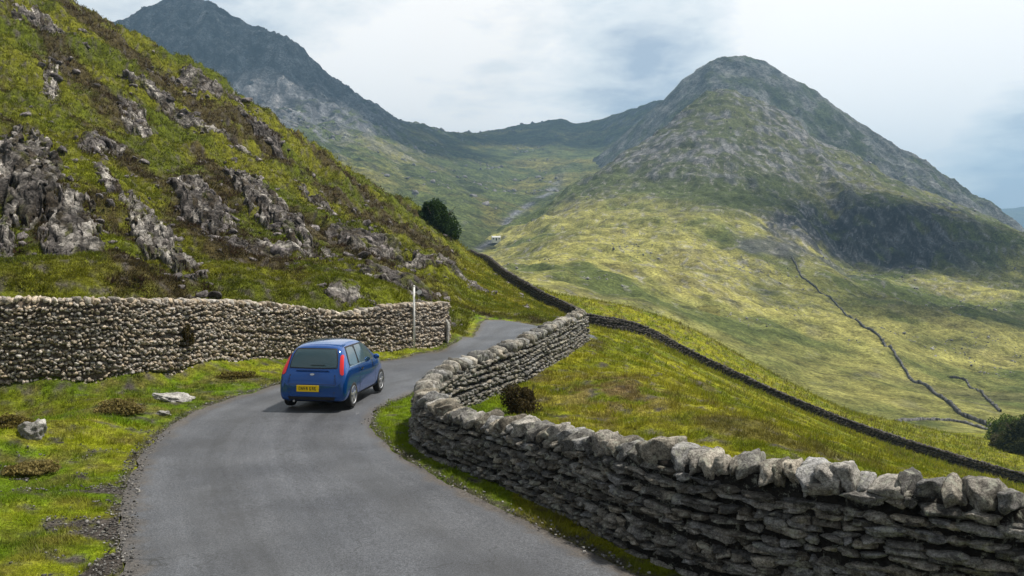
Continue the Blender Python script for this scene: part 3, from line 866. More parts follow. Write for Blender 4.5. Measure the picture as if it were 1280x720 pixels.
o2 = tuft_obj('field_grass', [
    tufts(90000, (560, 1330), (10.5, 90), 6, (0.035, 0.085), 0.09, 0.09, keep=lambda x, y, r, c: ~nH[r, c] & (y > 11) & (x > -1.2), dpow=0.9, tint=.06),
    tufts(25000, (650, 1330), (60, 150), 5, (0.06, 0.12), 0.09, 0.1, keep=lambda x, y, r, c: ~nH[r, c], dpow=0.5, tint=.05)])
tag(o2, 'rough yellow green grass over the sloping field', 'grass')
o3 = tuft_obj('hill_grass', [
    tufts(170000, (-60, 720), (24, 125), 6, (0.03, 0.07), 0.16, 0.12, keep=lambda x, y, r, c: nH[r, c] & notout(x, y), dpow=0.35, cmul=1.0)])
_n0 = nC.copy()
nC[:] = np.array([0.060, 0.040, 0.026])+0.012*fbm(X, Y, 3, 7)[..., None]
def heath(x, y, r, c):
    k = nearout(x, y)*.9+sstep(.05, .4, fbm(x*0.13+y*.1, y*0.07+3, 5, 41)+fbm(x*1.3, y*1.3, 4, 23)*.3)*.7
    k = k*sstep(-.25, .25, fbm(x*.9, y*.6, 3, 45))
    return nH[r, c] & (k > RNG.uniform(0.15, 1, len(x))) & (y > 25) & ~((640+F*x/y > 570) & (y > 43))
o4 = tuft_obj('heather', [tufts(130000, (-60, 720), (24, 125), 6, (0.04, 0.10), 0.15, 0.11, keep=heath, dpow=0.35, cmul=1.0)])
tag(o4, 'dark brown heather around the hillside rocks', 'heather')
nC[:] = _n0
tag(o3, 'heather and rough moor grass covering the left hillside', 'grass')

# gravel on the left edge
st = StoneSet(); rr = random.Random(5)
gx = RNG.uniform(-8.8, -4.2, 9000); gy = RNG.uniform(9.3, 18, 9000)
gmv = gravel_mask(gx, gy); gi = inpoly(gx, gy, RPOLY); ge = dpoly(gx, gy, RL[::3])
for i in range(9000):
    if gi[i] and ge[i] > 0.25: continue
    if gmv[i] < rr.uniform(0.3, 1) and not (ge[i] < 0.2 and rr.random() < .4): continue
    s = rr.uniform(0.010, 0.034)*(1 if rr.random() < .95 else 1.8)
    v = rr.uniform(0.05, 0.24)
    st.add(rr.choice(T_LO), (gx[i], gy[i], float(G0(gx[i], gy[i]))+0.045), frame(1, 0, yaw=rr.uniform(0, 6)), (s*1.3, s, s*.8), (v*1.04, v, v*.96))
# stray stones along both edges
for pl, sg in ((RL, -1), (RR, 1)):
    for i in range(420):
        k = rr.randint(18, len(pl)-60); t = rr.random()
        p = pl[k]*(1-t)+pl[k+1]*t
        s = rr.uniform(0.012, 0.035); v = rr.uniform(0.08, 0.35)
        st.add(rr.choice(T_LO), (p[0]+sg*rr.gauss(0.05, .08), p[1], float(G0(p[0], p[1]))+0.02), frame(1, 0, yaw=rr.uniform(0, 6)), (s*1.4, s, s*.8), (v*1.03, v, v*.96))
o = st.build('gravel', M_STONE_L, None); tag(o, 'loose gravel spilling between the road and the left grass', 'gravel', kind='stuff')

# ------------------------------------------------------------------ mountains
def layer(name, cols, pxr, step, dgrid, noisef, colf, mat, smooth=3):
    """cols: {px: [(d, py), ...]} equal numbers of knots, interpolated over px"""
    ks = sorted(cols); A = np.array([cols[k] for k in ks], float)
    pp = np.arange(pxr[0], pxr[1]+step, step)
    kn = np.empty((A.shape[1], 2, len(pp)))
    for i in range(A.shape[1]):
        for j in range(2): kn[i, j] = np.interp(pp, ks, A[:, i, j])
    kb = 15; ker = np.hanning(kb+2)[1:-1]; ker /= ker.sum()
    if name == 'mountain_right':
        kn = np.stack([[np.convolve(np.pad(q, kb//2, mode='edge'), ker, 'valid') for q in a_] for a_ in kn])
    Z = np.empty((len(dgrid), len(pp)))
    for c in range(len(pp)):
        dd = kn[:, 0, c]; zz = CZ-(kn[:, 1, c]-300)/F*dd
        Z[:, c] = np.interp(dgrid, dd, zz)
    for _ in range(smooth):
        Z[1:-1] = (Z[:-2]+2*Z[1:-1]+Z[2:])/4
        Z[:, 1:-1] = (Z[:, :-2]+2*Z[:, 1:-1]+Z[:, 2:])/4
    PXg, Dg = np.meshgrid(pp, dgrid)
    Xg = (PXg-640)/F*Dg
    Z = Z+noisef(Xg, Dg, Z, PXg)
    gy = np.gradient(Z, axis=0)/np.gradient(Dg, axis=0); gx = np.gradient(Z, axis=1)/np.gradient(Xg, axis=1)
    slope = np.sqrt(gx*gx+gy*gy)
    # pixel row where each point shows, used to place crag bands and painted light and dark tones on the hill
    PY = 300-(Z-CZ)/Dg*F
    col = colf(Xg, Dg, Z, PXg, PY, slope)
    me = np_mesh(name, np.stack([Xg, Dg, Z], -1).reshape(-1, 3), grid_faces(*Xg.shape), col.reshape(-1, 3))
    o = tag(link(name, me, mat), kind='structure')
    return o, (pp, dgrid, Z)

ROCK = np.array([0.18, 0.185, 0.20]); ROCKD = np.array([0.07, 0.075, 0.088]); ROCKP = np.array([0.34, 0.33, 0.33])
MG = np.array([0.085, 0.105, 0.032]); MY = np.array([0.20, 0.19, 0.055]); MD = np.array([0.045, 0.058, 0.018]); MB = np.array([0.10, 0.085, 0.045])

# left peak and the ridge across the head of the valley
Lc = {
 -300: [(300, 330), (900, 270), (1300, 220), (1700, 190), (2100, 215)],
 -100: [(300, 330), (900, 250), (1400, 165), (1750, 110), (2100, 140)],
 50: [(300, 330), (950, 230), (1420, 140), (1760, 62), (2100, 90)],
 130: [(300, 330), (980, 215), (1450, 115), (1780, 31), (2100, 60)],
 180: [(300, 330), (1000, 212), (1480, 100), (1790, 8), (2100, 40)],
 215: [(300, 330), (1000, 215), (1500, 100), (1800, -4), (2100, 30)],
 265: [(300, 330), (1000, 218), (1480, 112), (1800, -1), (2100, 30)],
 290: [(300, 330), (1000, 220), (1470, 122), (1790, 16), (2100, 45)],
 318: [(300, 330), (1000, 215), (1450, 130), (1780, 34), (2100, 60)],
 350: [(300, 330), (980, 212), (1430, 138), (1770, 41), (2100, 65)],
 372: [(300, 328), (960, 208), (1400, 148), (1760, 60), (2100, 80)],
 400: [(300, 328), (940, 212), (1380, 160), (1750, 83), (2100, 100)],
 450: [(300, 328), (900, 240), (1350, 178), (1760, 118), (2150, 130)],
 500: [(300, 326), (860, 262), (1350, 200), (1800, 149), (2250, 160)],
 560: [(300, 440), (800, 285), (1400, 215), (2100, 164), (2500, 172)],
 600: [(300, 440), (730, 306), (1400, 228), (2300, 163), (2700, 170)],
 640: [(300, 440), (850, 293), (1450, 232), (2450, 157), (2800, 165)],
 665: [(300, 440), (980, 275), (1550, 222), (2500, 151), (2850, 160)],
 700: [(300, 440), (1250, 242), (1700, 205), (2500, 146), (2850, 155)],
 722: [(300, 440), (1300, 238), (1750, 200), (2500, 151), (2850, 158)],
 750: [(300, 440), (1300, 238), (1800, 196), (2450, 148), (2800, 156)],
 790: [(300, 440), (1300, 240), (1750, 186), (2250, 132), (2600, 145)],
 830: [(300, 440), (1300, 240), (1700, 180), (2050, 121), (2400, 135)],
 900: [(300, 440), (1300, 240), (1700, 190), (2000, 150), (2400, 160)]}
def nL_(x, y, z, px):
    g = ridged(x/170+y/600, y/420-x/900, 6, 31)
    a = sstep(60, 330, z)
    crest = 1-0.55*sstep(1700, 1780, y)*sstep(2000, 1800, y)
    rocky = sstep(640, 300, px)
    g2 = ridged(x/55+y/300, y/150-x/300, 5, 37)
    return (g*(10+30*a*rocky)*0.9+g2*(2+11*a*rocky)+fbm(x/40, y/40, 5, 33)*(4+9*a*rocky))*crest-9*a
def cL_(x, y, z, px, py, sl):
    n1 = fbm(x/120, y/160, 6, 51); n2 = fbm(x/28, y/40, 5, 52); n3 = ridged(x/45+y/300, y/220, 5, 53)
    r = sstep(-0.22, 0.25, (sl-0.55)*0.8+(165+n1*60-py)/120*sstep(560, 430, px)+n2*0.45-0.30*sstep(430, 600, px))
    g = mixc(MG, MY*0.85, sstep(-0.2, 0.5, n1+n2*.4)); g = mixc(g, MD, sstep(0.05, .5, fbm(x/200+4, y/200, 4, 55))*0.7)
    rk = mixc(ROCKD, ROCK*1.2, sstep(-.2, .5, n3*.9+n2*.5)); stk = ridged(x/12+z/140+n1*.5, z/75-x/200, 4, 57)
    rk = mixc(rk*0.72, ROCKP, sstep(.45, 1.0, stk*.8+n2*.5+n1*.25)*0.7)
    r = r*(1-.55*sstep(150, 190, py+n1*30))
    c = mixc(g, rk, r)
    # bouldery stream bed at the bottom of the valley
    st = np.exp(-((px-(600+(310-py)*1.15+6*np.sin(py/9)))/7.0)**2)*sstep(200, 250, py)
    c = mixc(c, [0.22, 0.23, 0.27], st*sstep(-.3, .2, n2)*0.9)
    return c
M_L = mat_mount('far_mountain_turf', 0.03, 0.25, 16.0, 0.65)
_, LG = layer('mountain_far_left', Lc, (-300, 900), 1.7, np.concatenate([np.linspace(330, 1000, 130), np.linspace(1004, 2850, 430)]), nL_, cL_, M_L)

# right mountain: rear summit
R1c = {
 690: [(1000, 330), (1250, 300), (1700, 262), (1900, 260), (2200, 300)],
 740: [(1000, 320), (1250, 280), (1650, 205), (1900, 215), (2200, 250)],
 790: [(1000, 310), (1230, 255), (1600, 160), (1800, 165), (2200, 210)],
 830: [(1000, 300), (1200, 235), (1560, 124), (1750, 130), (2200, 200)],
 852: [(1000, 300), (1200, 225), (1540, 103), (1700, 105), (2200, 190)],
 885: [(1000, 290), (1200, 215), (1500, 78), (1650, 82), (2200, 180)],
 905: [(1000, 290), (1200, 212), (1500, 71), (1650, 74), (2200, 175)],
 930: [(1000, 290), (1200, 212), (1500, 68), (1650, 72), (2200, 175)],
 960: [(1000, 290), (1200, 215), (1500, 78), (1650, 84), (2200, 180)],
 1000: [(1000, 290), (1180, 222), (1480, 102), (1650, 110), (2200, 190)],
 1060: [(1000, 300), (1170, 240), (1450, 142), (1650, 150), (2200, 220)],
 1100: [(1000, 300), (1150, 252), (1430, 168), (1600, 178), (2200, 240)],
 1140: [(1000, 305), (1150, 262), (1400, 192), (1600, 205), (2200, 260)],
 1162: [(1000, 305), (1150, 268), (1400, 201), (1600, 215), (2200, 270)],
 1200: [(1000, 310), (1150, 282), (1380, 232), (1600, 245), (2200, 290)],
 1240: [(1000, 315), (1150, 296), (1350, 260), (1600, 275), (2200, 310)],
 1285: [(1000, 325), (1150, 315), (1330, 296), (1600, 310), (2200, 330)],
 1400: [(1000, 345), (1150, 345), (1300, 345), (1600, 350), (2200, 350)]}
def nR1(x, y, z, px):
    g = ridged((x*0.9+y*0.3)/90, (y-x*0.35)/260, 6, 61)
    crest = 1-0.5*sstep(1360, 1450, y)*sstep(1750, 1560, y)
    return (g*16+ridged(x/30+y/200, y/90, 4, 65)*6+fbm(x/30, y/30, 5, 63)*7)*crest-6
def cR1(x, y, z, px, py, sl):
    n1 = fbm(x/110, y/110, 5, 71); n2 = fbm(x/24, y/40, 5, 72); n3 = ridged(x/35, y/160, 5, 73)
    stk = ridged(x/11+z/90+n1*.6, z/60-x/150, 4, 74)
    rk = mixc([0.050, 0.058, 0.060], [0.125, 0.132, 0.130], sstep(-.2, .5, n3*.6+n2*.5)); rk = mixc(rk, [0.24, 0.24, 0.245], sstep(.45, .95, stk+n2*.3)*0.55)  # summit rock painted dark in place of a cloud's shadow
    g = mixc([0.045, 0.058, 0.026], [0.085, 0.100, 0.036], sstep(-.2, .4, n1))
    return mixc(g, rk, sstep(-.3, .3, n1*.6+n2*.5+(sl-.55)*.4))
layer('mountain_right_summit', R1c, (690, 1600), 1.7, np.linspace(1000, 2200, 380), nR1, cR1, M_L)

# right mountain: front shoulder down to the valley floor
R2c = {
 560: [(150, 420), (200, 380), (300, 352), (450, 335), (600, 325), (700, 322), (900, 325), (1100, 345)],
 600: [(150, 430), (200, 385), (300, 350), (450, 328), (600, 315), (720, 307), (900, 312), (1100, 340)],
 640: [(150, 450), (200, 392), (300, 352), (450, 325), (600, 305), (750, 285), (900, 292), (1100, 330)],
 700: [(150, 470), (200, 410), (300, 355), (450, 318), (600, 290), (780, 250), (930, 258), (1150, 310)],
 750: [(150, 480), (200, 430), (300, 368), (450, 320), (620, 270), (820, 215), (960, 222), (1150, 290)],
 800: [(150, 490), (200, 445), (300, 380), (450, 325), (650, 255), (860, 181), (1000, 190), (1150, 280)],
 850: [(150, 500), (210, 462), (300, 400), (450, 335), (680, 240), (900, 141), (1030, 150), (1150, 270)],
 880: [(150, 510), (210, 470), (300, 410), (450, 340), (690, 232), (920, 120), (1050, 128), (1200, 260)],
 910: [(150, 520), (210, 480), (300, 420), (450, 345), (700, 228), (930, 112), (1060, 120), (1200, 260)],
 950: [(150, 535), (210, 495), (300, 432), (450, 352), (700, 240), (940, 124), (1060, 132), (1200, 260)],
 1000: [(150, 545), (210, 510), (300, 445), (450, 360), (690, 262), (930, 153), (1060, 165), (1200, 270)],
 1060: [(150, 560), (210, 520), (300, 458), (450, 370), (640, 330), (700, 250), (960, 190), (1200, 280)],
 1100: [(150, 565), (210, 524), (300, 465), (450, 378), (640, 335), (700, 255), (960, 214), (1200, 285)],
 1150: [(150, 570), (210, 528), (300, 475), (450, 388), (640, 340), (700, 262), (960, 240), (1200, 295)],
 1200: [(150, 575), (210, 532), (300, 482), (450, 398), (640, 342), (700, 272), (960, 258), (1200, 305)],
 1240: [(150, 575), (210, 535), (300, 487), (450, 404), (640, 345), (700, 285), (960, 272), (1200, 315)],
 1290: [(150, 578), (210, 536), (300, 490), (450, 410), (640, 350), (700, 305), (960, 302), (1200, 330)],
 1600: [(150, 600), (210, 545), (300, 500), (450, 430), (640, 380), (700, 370), (960, 360), (1200, 360)]}
def nR2(x, y, z, px):
    k = sstep(170, 420, y)
    g = ridged((x*.8+y*.5)/130, (y*.8-x*.5)/300, 5, 81)
    terr = fbm(x/70, z/9+y/180, 4, 84)
    rough = 0.35+0.65*sstep(950, 1010, px)*sstep(560, 640, y)*sstep(760, 690, y)
    return (g*6+fbm(x/60, y/60, 5, 83)*5+(fbm(x/17, y/17, 4, 86)*3.5+ridged(x/25, y/60, 4, 87)*5)*rough+terr*3*sstep(450, 700, y))*k-2*k
def cR2(x, y, z, px, py, sl):
    n1 = fbm(x/80, y/90, 5, 91); n2 = fbm(x/14, y/18, 5, 92); n3 = fbm(x/300, y/200+3, 3, 93)
    gul = ridged((x*.9+y*.45)/75, (y*.9-x*.45)/330, 4, 131)
    g = mixc(MG*1.15, MY*np.array([1.6, 1.6, 1.7]), sstep(-0.4, 0.45, n1*.9+n3*.9+n2*.2+0.12+.2*sstep(300, 400, py)-.25*sstep(1000, 1150, px)*sstep(450, 380, py)))  # broad pale and dark tones also paint in sun patches and cloud pools
    g = mixc(g, MD*1.5, sstep(.62, .95, gul+n2*.15)*.6); g = mixc(g, MD*1.3, sstep(0.15, .6, fbm(x/90+4, y/110, 5, 95)+n2*.12)*0.65)
    g = mixc(g, MB*1.3, sstep(0.2, .6, fbm(x/60+9, y/50, 5, 96))*0.4)
    # grey scree and ledges on the upper shoulder
    up = sstep(300, 190, py)*sstep(640, 760, px)
    led = ridged(x/120, z/7+y/150, 4, 121)
    r = sstep(0.08, 0.42, n2*.6+n1*.3+led*.40+up*0.26-0.26+(sl-0.5)*.2)
    rk = mixc([0.075, 0.082, 0.085], [0.185, 0.19, 0.195], sstep(-.25, .55, fbm(x/9, y/14, 4, 97)+led*.25))
    g = mixc(g, [0.068, 0.082, 0.042], sstep(290, 180, py)*.9)
    g = mixc(g, [0.07, 0.082, 0.045], up*sstep(-.5, .3, n1)*.75)
    c = mixc(g, rk, r*(0.3+0.7*up))
    # dark crag band
    b = sstep(940, 1010, px+n1*60)*sstep(248, 262, py+n2*10)*sstep(352, 318, py+n1*40-(px-1100)*0.06)
    b = b*sstep(-.35, .15, n2*.7+fbm(x/40, y/20, 4, 98)+0.05+0.3*np.exp(-((px-1080)/90)**2))*sstep(1275, 1170, px)
    c = mixc(c, mixc([0.035, 0.04, 0.05], [0.15, 0.155, 0.165], sstep(.25, .85, ridged(x/7+z/60, z/26, 4, 99)+n2*.3)), b*0.95)
    b2 = sstep(1.0, 0.3, ((px-955)/48)**2+((py-308-(px-955)*.22)/14)**2+n2*.6)
    c = mixc(c, [0.085, 0.09, 0.095], b2*.8)
    # scattered boulders on the lower slope
    bl = sstep(0.34, 0.55, fbm(x/5, y/7, 4, 101)+n1*.25)*sstep(430, 330, py)
    c = mixc(c, ROCKP*0.8, bl*0.6)
    return c
M_R = mat_mount('near_mountain_turf', 0.11, 0.8, 4.0, 0.5)
_, R2g = layer('mountain_right', R2c, (560, 1600), 1.6, np.concatenate([np.exp(np.linspace(math.log(150), math.log(640), 330)), np.linspace(643, 1200, 260)]), nR2, cR2, M_R)

def boulder_field(G, n, size, okf, name, label, seed, val=(.14, .42)):
    pp, dg, Z = G; rr = random.Random(seed); st = StoneSet()
    ri = RNG.integers(2, len(dg)-2, n); ci = RNG.integers(2, len(pp)-2, n)
    d = dg[ri]; x = (pp[ci]-640)/F*d; z = Z[ri, ci]; PYv = 300-(z-CZ)/d*F
    pr = okf(x, d, z, pp[ci], PYv)
    for i in range(n):
        if rr.random() > pr[i]: continue
        s = size*math.exp(rr.gauss(0, .5))*(d[i]/500)**.5; v = rr.uniform(*val)
        jx, jy = rr.uniform(-1.2, 1.2), rr.uniform(-1.5, 1.5)
        st.add(rr.choice(T_LO), (x[i]+jx, d[i]+jy, z[i]+.05*s), frame(1, 0, rr.gauss(0, .4), rr.gauss(0, .4), rr.uniform(0, 6)), (s*1.5, s*1.2, s*.9), (v, v*.97, v*1.0))
    o = st.build(name, M_FARROCK, None); tag(o, label, 'scree', kind='stuff')
M_FARROCK = mat_mount('far_boulders', 0.3, 1.2, 0.5, 0.4)
boulder_field(R2g, 60000, 0.42, lambda x, d, z, px, py: 0.6*sstep(.12, .6, fbm(x/40, d/50, 5, 301)+.32*sstep(930, 1010, px)*sstep(315, 335, py)*sstep(410, 360, py)+.15*sstep(300, 200, py))*(d > 330)*(d < 1020), 'boulder_field', 'grey boulders strewn over the slopes of the right mountain', 21, (.14, .34))
boulder_field(LG, 24000, 1.7, lambda x, d, z, px, py: 0.6*sstep(.1, .6, fbm(x/90, d/120, 5, 302)+.25*sstep(560, 380, px)*sstep(60, 160, z))*(d > 800)*(px < 700), 'boulder_field', 'grey blocks strewn below the left peak', 22, (.10, .22))
_ = st = None

def sampR2(x, y):
    pp, dg, Z = R2g
    c = np.clip((x*F/y+640-pp[0])/(pp[1]-pp[0]), 0, len(pp)-1.01); ci = int(c)
    r = int(np.clip(np.searchsorted(dg, y)-1, 0, len(dg)-2)); fr = (y-dg[r])/(dg[r+1]-dg[r]); fc = c-ci
    return (Z[r, ci]*(1-fc)+Z[r, ci+1]*fc)*(1-fr)+(Z[r+1, ci]*(1-fc)+Z[r+1, ci+1]*fc)*fr
def hitR2(px, py, dmin=185):
    for d in np.exp(np.linspace(math.log(dmin), math.log(1150), 2500)):
        x = (px-640)/F*d
        if sampR2(x, d) >= CZ-(py-300)/F*d: return x, d
    return x, d
def far_wall(pts, label, h, w, v):
    q = np.array([hitR2(px, py) for px, py in pts]); q = catmull(q, 60)
    Vv = []; rr = random.Random(3)
    org = (q[0, 0], q[0, 1], sampR2(*q[0]))
    for i, (x, y) in enumerate(q):
        t = q[min(i+1, len(q)-1)]-q[max(i-1, 0)]; t /= np.linalg.norm(t)+1e-9; z = sampR2(x, y)
        hh = h*rr.uniform(0.6, 1.1)*(0.8+.3*math.sin(i*.11)**2); jx = rr.uniform(-1, 1); x += rr.uniform(-.12, .12); y += rr.uniform(-.2, .2)
        for o_, zz in ((-w/2, -1.0), (-w*.4+jx*.3, hh), (w*.4+jx*.3, hh), (w/2, -1.0)):
            Vv.append((x-t[1]*o_-org[0], y+t[0]*o_-org[1], z+zz-org[2]))
    i = np.arange(len(q)-1)*4
    Fc = np.concatenate([np.stack([i+a, i+a+1, i+a+5, i+a+4], -1) for a in range(3)])
    n = len(Vv); cc = np.repeat(np.array([[rr.uniform(v*.6, v*1.3)]*3 for _ in range(len(q))]), 4, 0)
    o = link('dry_stone_wall', np_mesh('dry_stone_wall', np.array(Vv), Fc, cc), M_STONE_F, smooth=False); o.location = org
    tag(o, label, 'wall', 'distant field walls on the right mountain')
far_wall([(990, 322), (1010, 352), (1040, 375), (1072, 402), (1102, 425), (1124, 452), (1150, 480), (1180, 500), (1200, 518), (1238, 534)],
         'long distant wall winding down the right mountain into the valley', 1.1, 0.6, .10)
far_wall([(1188, 472), (1212, 484), (1234, 500), (1250, 515)], 'short distant wall right of the long winding one near the valley floor', 0.8, .5, .10)
far_wall([(1120, 527), (1160, 525), (1200, 528), (1236, 538)], 'low pale wall crossing the valley floor below the mountain', 0.6, .8, .16)

def grid_at(G, x, y):
    pp, dg, Z = G
    ci = int(np.clip(round((x*F/y+640-pp[0])/(pp[1]-pp[0])), 0, len(pp)-1)); r = int(np.clip(np.searchsorted(dg, y), 0, len(dg)-1))
    return Z[r, ci]
def far_hit(px, py):
    for d in np.linspace(340, 1600, 2500):
        x = (px-640)/F*d; g = max(grid_at(LG, x, d), grid_at(R2g, x, d) if d < 1190 else -99)
        if g >= CZ-(py-300)/F*d: return x, d, g
    return x, d, g
# white cottage in the valley
def cottage():
    x, d, z = far_hit(620, 304)
    z -= 0.3; print('COTTAGE', x, d, z)
    root = empty('cottage', (x, d, z), 0.15); tag(root, 'tiny white cottage far off at the bottom of the valley', 'house')
    def mk(name, boxes, mat):
        bm = bmesh.new()
        for (cx, cy, cz, sx, sy, sz) in boxes:
            r = bmesh.ops.create_cube(bm, size=1.0)
            for v in r['verts']: v.co = Vector((v.co.x*sx+cx, v.co.y*sy+cy, v.co.z*sz+cz))
        me = bpy.data.meshes.new(name); bm.to_mesh(me); bm.free(); return link(name, me, mat, root, smooth=False)
    white = simple('limewash', (0.82, 0.82, 0.80), .8, nvar=.05, nscale=2); slate = simple('slate', (0.55, 0.56, 0.57), .6, nvar=.2, nscale=4)
    dark = simple('window_glass', (0.03, 0.035, 0.04), .15)
    mk('wall', [(0, 0, 0.2, 6.4, 4.2, 4.2)], white)
    bm = bmesh.new()
    vs = [bm.verts.new(p) for p in ((-3.4, -2.3, 2.32), (3.4, -2.3, 2.32), (3.4, 2.3, 2.32), (-3.4, 2.3, 2.32), (-3.4, 0, 3.3), (3.4, 0, 3.3))]
    for f in ((0, 1, 5, 4), (2, 3, 4, 5), (0, 4, 3), (1, 2, 5), (3, 2, 1, 0)): bm.faces.new([vs[i] for i in f])
    me = bpy.data.meshes.new('roof'); bm.to_mesh(me); bm.free(); rf = link('roof', me, slate, root, smooth=False)
    mk('chimney', [(-2.9, 0, 3.5, .6, .7, .9)], white).parent = rf
    mk('door', [(0, -2.14, .9, .9, .08, 2.0)], dark)
    for wx in (-2.1, 2.1): mk('window', [(wx, -2.14, 1.3, .8, .08, 1.0)], dark)
    # sit it on a mound of ground: find mountain surface
cottage()

# far blue hill and the plain
def nF(x, y, z, px): return fbm(x/500, y/500, 5, 111)*22
def cF(x, y, z, px, py, sl): return mixc([0.04, 0.055, 0.06], [0.07, 0.09, 0.07], sstep(-.3, .3, fbm(x/300, y/300, 4, 112)))
layer('hill_far_right', {1150: [(4800, 300), (5600, 285), (6400, 300)], 1240: [(4800, 300), (5600, 263), (6400, 285)], 1290: [(4800, 298), (5600, 256), (6400, 280)], 1400: [(4800, 300), (5600, 250), (6400, 280)], 1800: [(4800, 300), (5600, 265), (6400, 280)]},
      (1150, 1800), 4, np.linspace(4800, 6400, 60), nF, cF, M_L, 2)
me = np_mesh('valley_floor', np.array([(-6500, 120, -62), (6500, 120, -62), (6500, 6500, -62), (-6500, 6500, -62)], float), np.array([[0, 1, 2, 3]]), np.array([[0.07, 0.08, 0.03]]*4))
tag(link('valley_ground', me, M_L), kind='structure')
me = np_mesh('rear_ground', np.array([(-60, -60, -0.05), (60, -60, -0.05), (60, 1.3, -0.05), (-60, 1.3, -0.05)], float), np.array([[0, 1, 2, 3]]), np.array([[0.11, 0.13, 0.02]]*4))
tag(link('ground', me, M_GROUND), kind='structure')

# ------------------------------------------------------------------ marker post
def post():
    x, y, z = (517.5-640)/F*31.4, 31.4, 0.0
    z = float(samp(x, y))
    root = empty('marker_post', (x, y, z)); tag(root, 'slim white marker post standing in front of the far end of the tall wall', 'post')
    wht = simple('post_paint', (0.72, 0.72, 0.70), .6, nvar=.12, nscale=9)
    bm = bmesh.new(); bmesh.ops.create_cone(bm, cap_ends=True, segments=12, radius1=.042, radius2=.036, depth=2.35)
    bmesh.ops.translate(bm, vec=(0, 0, 1.0), verts=bm.verts); me = bpy.data.meshes.new('pole'); bm.to_mesh(me); bm.free(); link('pole', me, wht, root)
    bm = bmesh.new(); bmesh.ops.create_uvsphere(bm, u_segments=12, v_segments=6, radius=.042); bmesh.ops.translate(bm, vec=(0, 0, 2.18), verts=bm.verts)
    me = bpy.data.meshes.new('cap'); bm.to_mesh(me); bm.free(); link('cap', me, wht, root)
    bm = bmesh.new(); bmesh.ops.create_cone(bm, cap_ends=True, segments=20, radius1=.085, radius2=.085, depth=.02)
    bmesh.ops.rotate(bm, cent=(0, 0, 0), matrix=Matrix.Rotation(math.pi/2, 3, 'X'), verts=bm.verts); bmesh.ops.translate(bm, vec=(.19, 0, 1.98), verts=bm.verts)
    me = bpy.data.meshes.new('disc'); bm.to_mesh(me); bm.free(); link('reflector_disc', me, wht, root, smooth=False)
    bm = bmesh.new(); bmesh.ops.create_cube(bm, size=1); bmesh.ops.scale(bm, vec=(.2, .015, .02), verts=bm.verts); bmesh.ops.translate(bm, vec=(.09, .02, 1.98), verts=bm.verts)
    me = bpy.data.meshes.new('arm'); bm.to_mesh(me); bm.free(); link('bracket', me, wht, root, smooth=False)
post()
def stone_post():
    x, y = -2.42, 33.3; z = float(samp(x, y))
    v, f = stone_template(5, 77, 1.2, .1); v = v*np.array([.16, .16, .95])
    o = link('stone_post', np_mesh('stone_post', v, f, np.tile([[.42, .41, .38]], (len(v), 1))), M_STONE_L); o.location = (x, y, z+.42)
    tag(o, 'short pale upright stone at the far end of the tall wall', 'post')
stone_post()

